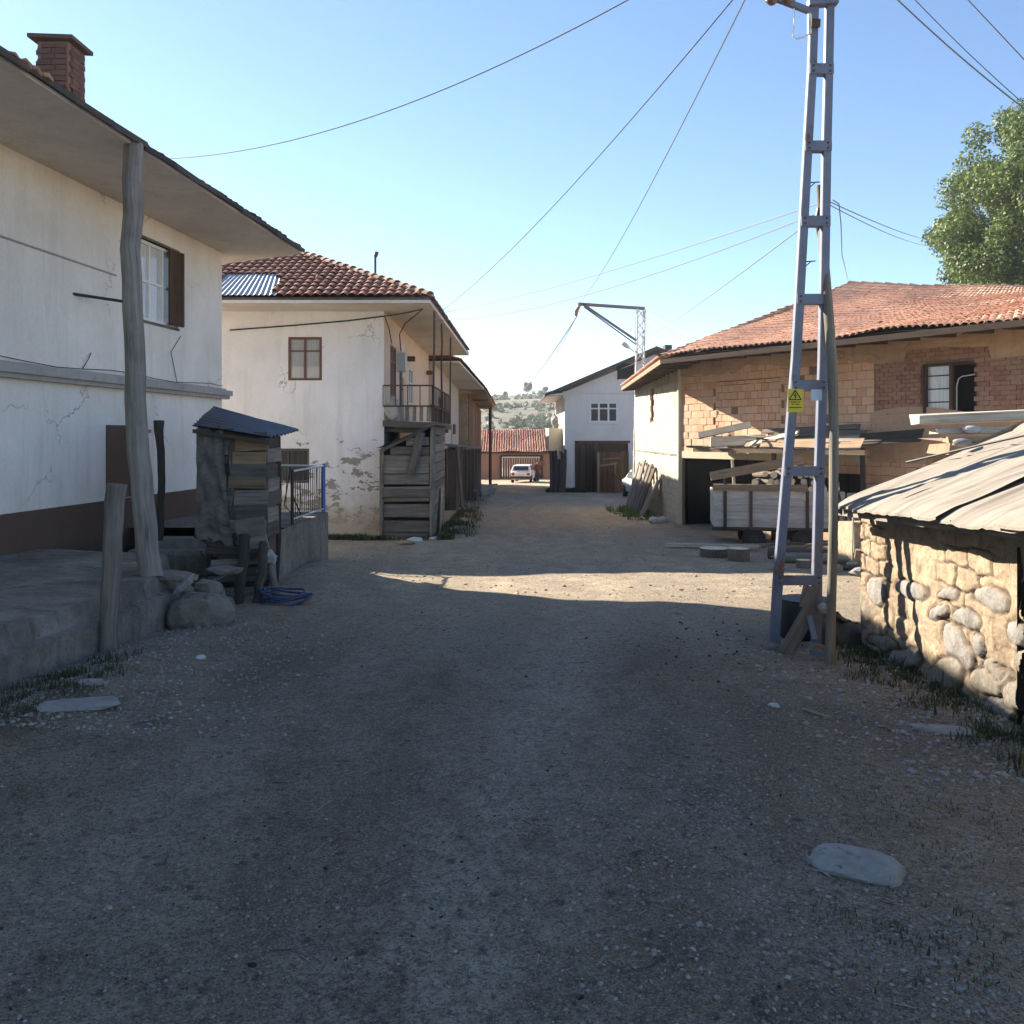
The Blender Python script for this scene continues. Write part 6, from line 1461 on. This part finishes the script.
leafmesh('crown', v_, np.clip(r_ * .5 + ct * .5, 0, 1), 'leaf', tr)

# scrub and small trees on the hill
cl = []
for k in range(4500):
    x = r3_.uniform(-150, 150); y = r3_.uniform(150, 390)
    if mnoise.noise(V((x * .02, y * .035, 3))) < .0 and r3_.random() < .75: continue
    s_ = r3_.uniform(.5, 1.3); cl.append((x, y, hill_z(x, y) + s_ * .5, s_))
v_, r_, idx = leafcloud(cl, 110000, .38, 8)
tag(leafmesh('scrub', v_, r_, 'scrub', None, (0, 200, 0)), 'scattered green bushes and far woodland covering the distant hillside', 'scrub', kind='stuff')
for k, (px, py, D_, h_, lab) in enumerate(((528, 404, 330, 4.6, 'round lone tree on the skyline of the far hill, largest of the skyline trees'), (505, 403, 340, 2.6, 'small dark tree on the far hill skyline near the timber barn roof'), (546, 409, 320, 2.6, 'small tree on the far hill skyline beside the lilac house'))):
    x = (px - 512) / F * D_; z_ = hill_z(x, D_); tt = thing('skyline_tree', lab, 'tree', (x, D_, z_), 'trees on the hill skyline')
    m = MB(); m.tube([(x, D_, z_ - .5), (x, D_, z_ + h_ * .5)], [.3, .15], 6); m.build('trunk', 'stone_trunk', tt)
    q = [(x + r3_.uniform(-1, 1) * h_ * .22, D_ + r3_.uniform(-1, 1), z_ + h_ * r3_.uniform(.4, .85), h_ * .2) for _ in range(12)]
    v_, r_, _i = leafcloud(q, 900, .4, k); leafmesh('crown', v_, r_, 'scrub', tt)

# ------------------------------------------------------------------ loose ground cover
def stones_mesh(items, name, mats, label, sub=1):
    bm = bmesh.new(); bmesh.ops.create_icosphere(bm, subdivisions=sub, radius=1); base = np.array([v.co[:] for v in bm.verts]); fc = np.array([[v.index for v in f.verts] for f in bm.faces]); bm.free()
    g = np.random.default_rng(11); n = len(items); it = np.array(items)
    nv = len(base); ang = g.random(n) * 6.283
    sc = it[:, 3:4][:, :, None] * np.stack([np.ones(n), .55 + .4 * g.random(n), .35 + .35 * g.random(n)], 1)[:, None, :]
    P = base[None] * (1 + .28 * g.normal(size=(n, nv, 1))) * sc
    ca, sa = np.cos(ang)[:, None], np.sin(ang)[:, None]
    Q = P.copy(); Q[:, :, 0] = P[:, :, 0] * ca - P[:, :, 1] * sa; Q[:, :, 1] = P[:, :, 0] * sa + P[:, :, 1] * ca
    Q += it[:, None, :3]; vv = Q.reshape(-1, 3); ff = (fc[None] + (np.arange(n) * nv)[:, None, None]).reshape(-1, 3)
    me = bpy.data.meshes.new(name); me.vertices.add(len(vv)); me.vertices.foreach_set('co', vv.ravel()); me.loops.add(ff.size); me.loops.foreach_set('vertex_index', ff.ravel()); me.polygons.add(len(ff)); me.polygons.foreach_set('loop_start', np.arange(0, ff.size, 3))
    me.update(calc_edges=True)
    for k in mats: me.materials.append(M[k])
    mi = np.repeat(it[:, 4].astype(np.int32), len(fc)); me.polygons.foreach_set('material_index', mi)
    o = bpy.data.objects.new(name, me); C.objects.link(o); return tag(o, label, 'gravel', kind='stuff')
g = random.Random(21); items = []
def scatter(n, xa, xb, ya, yb, s0, s1, prob=lambda x, y: 1, mix=(0, 0, 0, 0, 0, 1, 1, 3, 2)):
    for _ in range(n):
        x = g.uniform(xa, xb); y = ya + (yb - ya) * g.random() ** 1.3
        if g.random() > prob(x, y): continue
        s = s0 + (s1 - s0) * g.random() ** 3.2; items.append((x, y, G(x, y) + s * .12, s, g.choice(mix)))
cl_ = lambda x, y: max(0, min(1, .5 + 1.5 * mnoise.noise(V((x * .9, y * .7, 6)))))
scatter(14000, -3.6, 3.3, 2.4, 12, .003, .013, lambda x, y: .25 + .6 * cl_(x, y))
scatter(11000, .2, 3.3, 2.4, 7.0, .004, .016, lambda x, y: (.2 + .8 * cl_(x, y)) * min(1, .3 + x * .4), (0, 0, 0, 1, 1, 3, 0, 0, 2))
scatter(7000, -3.9, -1.4, 5.8, 10.0, .005, .022, lambda x, y: max(0, min(1, (-1.3 - x) / 1.6)), (0, 0, 0, 1, 1, 1, 2))
scatter(2500, 1.8, 3.4, 5.0, 9.0, .008, .03, lambda x, y: max(0, min(1, (x - 1.6) / 1.3)), (0, 1, 1, 2))
scatter(1800, -3, 7, 12, 30, .008, .035, mix=(0, 3, 3, 1))
scatter(16000, .0, 3.3, 2.4, 5.2, .003, .011, lambda x, y: (.15 + .85 * cl_(x + 3, y)) * min(1, .25 + x * .5), (0, 1, 1, 2, 2, 3, 0))
scatter(6000, -3.6, 1.5, 2.4, 5.5, .003, .009, lambda x, y: cl_(x + 3, y), (0, 0, 1, 1, 2, 3, 4))
scatter(400, -3, 5, 3, 16, .006, .016, lambda x, y: cl_(x + 9, y), (4,))
for _ in range(80):   # cluster of dark droppings in the middle right of the road
    x = g.gauss(2.0, .75); y = g.gauss(8.6, 1.0); s = g.uniform(.006, .017); items.append((x, y, G(x, y) + .008, s, 4))
stones_mesh(items, 'gravel', ['pebble', 'stone_grey', 'pebble_light', 'mud', 'dung'], 'loose gravel, pebbles and dark crumbs scattered over the dirt road')
bl = []; rr_ = []
def blades(n, xa, xb, ya, yb, h0, h1, mat_, prob=lambda x, y: 1, acc=None, zf=G):
    for _ in range(n):
        x = g.uniform(xa, xb); y = g.uniform(ya, yb)
        if g.random() > prob(x, y): continue
        z = zf(x, y) - .005; h = g.uniform(h0, h1); th = g.uniform(0, 6.28); w_ = h * .07 + .002; dx, dy_ = math.cos(th), math.sin(th); l = h * g.uniform(.1, .7)
        acc[0].extend([(x - dy_ * w_, y + dx * w_, z), (x + dy_ * w_, y - dx * w_, z), (x + dx * l + dy_ * w_ * .3, y + dy_ * l - dx * w_ * .3, z + h), (x + dx * l - dy_ * w_ * .3, y + dy_ * l + dx * w_ * .3, z + h)]); acc[1].append(g.random())
def blob(cx, cy, rx, ry): return lambda x, y: max(0, 1 - ((x - cx) / rx) ** 2 - ((y - cy) / ry) ** 2) * (1 if mnoise.noise(V((x * 4, y * 4, 0))) > -.05 else .08)
acc = ([], [])
blades(16000, 2.5, 3.45, 4.6, 8.8, .015, .06, 'grass', lambda x, y: max(0, min(1, (x - 2.85 + .45 * mnoise.noise(V((y * 1.7, x, 0)))) / .4)) * max(.12, min(1, .6 + 2.5 * mnoise.noise(V((x * 5, y * 4, 2))))), acc)
blades(500, 2.9, 3.45, 4.6, 8.8, .08, .16, 'grass', lambda x, y: max(0, mnoise.noise(V((x * 3, y * 3, 8)))), acc)
blades(5000, -4.0, -3.0, 5.6, 8.2, .02, .07, 'grass', blob(-3.45, 6.9, .45, 1.2), acc)
blades(1500, 1.0, 2.0, 2.9, 3.9, .01, .035, 'grass', blob(1.5, 3.4, .5, .45), acc)
blades(1500, 1.6, 2.8, 4.0, 5.2, .01, .03, 'grass', blob(2.1, 4.5, .6, .6), acc)
pt = lambda x, y: max(0, min(1, .45 + 2.2 * mnoise.noise(V((x * 1.7, y * 1.2, 4)))))
blades(7000, -5.2, -1.4, 21.4, 22.4, .04, .14, 'grass', pt, acc)
blades(8000, -1.95, -.9, 22, 33, .04, .16, 'grass', lambda x, y: (1 - (x + 1.95) / 1.1) * pt(x, y), acc)
blades(3500, -2.2, -1.0, 33, 56, .05, .2, 'grass', lambda x, y: (1 - (x + 2.2) / 1.3) * pt(x, y), acc)
blades(1200, 2.0, 4.3, 52, 52.9, .1, .3, 'grass', lambda x, y: 1, acc)
tag(leafmesh('grass', np.array(acc[0]), np.array(acc[1]), 'grass', None, (0, 0, 0)), 'tufts of short dark grass along wall feet and road edges', 'grass', kind='stuff')
acc = ([], [])
blades(6000, 3.6, 4.8, 28.0, 34.5, .05, .24, 'weed', lambda x, y: pt(x, y + 3) * (.9 if y > 30 else .4), acc)
tag(leafmesh('weeds', np.array(acc[0]), np.array(acc[1]), 'weed', None, (0, 0, 0)), 'bright sunlit weeds below the boards leaning on the brick end wall', 'weeds', kind='stuff')
m = MB()
for _ in range(260):
    x = g.uniform(-3.0, 3.1); y = 2.6 + 9 * g.random() ** 1.3; L_ = g.uniform(.02, .09) if g.random() < .9 else g.uniform(.09, .14); th = g.uniform(0, 3.14); z = G(x, y) + .007
    m.beam((x, y, z), (x + L_ * math.cos(th), y + L_ * math.sin(th), G(x + L_ * math.cos(th), y + L_ * math.sin(th)) + .008), .003 + .004 * g.random(), .002, mi=0 if g.random() < .5 else 1)
o = m.build('straw', ['straw', 'wood_dark']); tag(o, 'bits of straw and thin twigs strewn over the dirt road', 'straw', kind='stuff')
# embedded stones and litter
for (x, y, sx, sy, sz, mt, lab, ro) in ((1.53, 4.0, .215, .165, .06, 'stone_grey', 'flat grey stone sunk into the gravel at lower right', -.55), (-3.02, 6.25, .30, .17, .03, 'stone_grey', 'flat pale slab sunk in the ground by the short post at lower left', .25),
                                         (-3.15, 6.75, .13, .07, .035, 'stone_grey', 'small flat stone just above the pale slab at lower left', .1), (2.85, 5.95, .22, .10, .03, 'stone_grey', 'flat stone at the grass edge below the stone shed wall', -.4), (-.2, 27.6, .5, .1, .01, 'stone_grey', 'thin pale patch stone in the shaded road beyond the sun strip', 0)):
    if y > 20: continue
    m = MB(); m.chunk((x, y, G(x, y) + sz * .05), sx, sy, sz, 34, int(x * 10), rot=ro, bev=.2); one('embedded_stone', m, mt, lab, 'stone')
for k, (px, py, c_, s_, lab) in enumerate(((416, 541, 'bag_white', .16, 'larger white crumpled bag on the grass before the plank shed'), (435, 539, 'bag_white', .10, 'smaller pale scrap right of the larger white bag'), (424, 531, 'stone_pale', .12, 'pale stone at the corner foot of the plank shed'), (405, 545, 'straw', .18, 'pale flattened scrap left of the white bag'))):
    rr2 = (py - HY) / F; D_ = (1.9 - .175) / (rr2 - .035); x = (px - 512) / F * D_; m = MB(); m.rock((x, D_, G(x, D_) + .03), s_ * 1.2, s_, s_ * .4, 3, .5, k); one('litter', m, c_, lab, 'litter', smooth=True)
for k, (x, y, c_, s_, lab) in enumerate(((1.88, 6.45, 'stone_pale', .035, 'greenish white pebble right of the road centre, larger of two'), (2.05, 6.35, 'straw', .05, 'short pale stick lying right of the road centre'), (-2.75, 7.95, 'bag_white', .04, 'small bluish scrap on the gravel near the mossy boulder'))):
    m = MB()
    if c_ == 'straw': m.beam((x, y, G(x, y) + .012), (x + .12, y - .22, G(x, y) + .015), .02, .012)
    else: m.rock((x, y, G(x, y) + .01), s_ * 1.2, s_, s_ * .6, 2, .3, k)
    one('pebble' if c_ == 'stone_pale' else 'stick' if c_ == 'straw' else 'litter', m, c_, lab, 'stick' if c_ == 'straw' else 'litter' if c_ == 'bag_white' else 'stone')

# ------------------------------------------------------------------ light, sky, camera
hm = bpy.data.materials.new('haze'); hm.use_nodes = True; ht = hm.node_tree; ht.nodes.remove(ht.nodes['Principled BSDF'])
pv = ht.nodes.new('ShaderNodeVolumePrincipled'); pv.inputs['Density'].default_value = .00045; pv.inputs['Color'].default_value = (.86, .92, 1, 1); pv.inputs['Anisotropy'].default_value = .3
ht.links.new(pv.outputs[0], ht.nodes['Material Output'].inputs['Volume']); M['haze'] = hm
THETA, EL = R(41), R(28)
sdir = V((-math.cos(THETA) * math.cos(EL), math.sin(THETA) * math.cos(EL), math.sin(EL)))
sun = bpy.data.lights.new('sun', 'SUN'); sun.energy = 5.0; sun.angle = R(.53); sun.color = (1, .90, .76)
so = bpy.data.objects.new('sun', sun); C.objects.link(so); so.rotation_euler = sdir.to_track_quat('Z', 'Y').to_euler(); so.location = (0, 0, 30)
W = bpy.data.worlds.new('World'); bpy.context.scene.world = W; W.use_nodes = True
nt = W.node_tree; bg = nt.nodes['Background']; sk = nt.nodes.new('ShaderNodeTexSky'); sk.sky_type = 'NISHITA'; sk.sun_disc = False
sk.sun_elevation = EL; sk.sun_rotation = math.atan2(sdir.x, sdir.y); sk.air_density = 1.0; sk.dust_density = .2; sk.ozone_density = 3.0; sk.altitude = 900
nt.links.new(sk.outputs[0], bg.inputs[0]); bg.inputs[1].default_value = .072
cam = bpy.data.cameras.new('camera'); co = bpy.data.objects.new('camera', cam); C.objects.link(co)
co.location = (0, 0, EYE); co.rotation_euler = (R(90), 0, 0); cam.sensor_width = 36; cam.lens = 36 * F / 1024; cam.shift_y = -(512 - HY) / 1024; cam.clip_end = 3000
sc = bpy.context.scene; sc.camera = co
sc.view_settings.view_transform = 'Standard'; sc.view_settings.look = 'None'; sc.view_settings.exposure = 1.75; sc.view_settings.gamma = 1
hz = MB(); hx0, hx1, hy0, hy1, hz0, hz1 = -705., 705., -62., 905., -5., 30.
hz.add([(x, y, z) for z in (hz0, hz1) for y in (hy0, hy1) for x in (hx0, hx1)], [(0, 2, 3, 1), (4, 5, 7, 6), (0, 1, 5, 4), (2, 6, 7, 3), (0, 4, 6, 2), (1, 3, 7, 5)])
tag(hz.build('haze', 'haze'), 'thin pale haze lying over the whole village', 'haze', kind='stuff')
for o in list(bpy.data.objects):
    if '_w' in o.keys(): del o['_w']
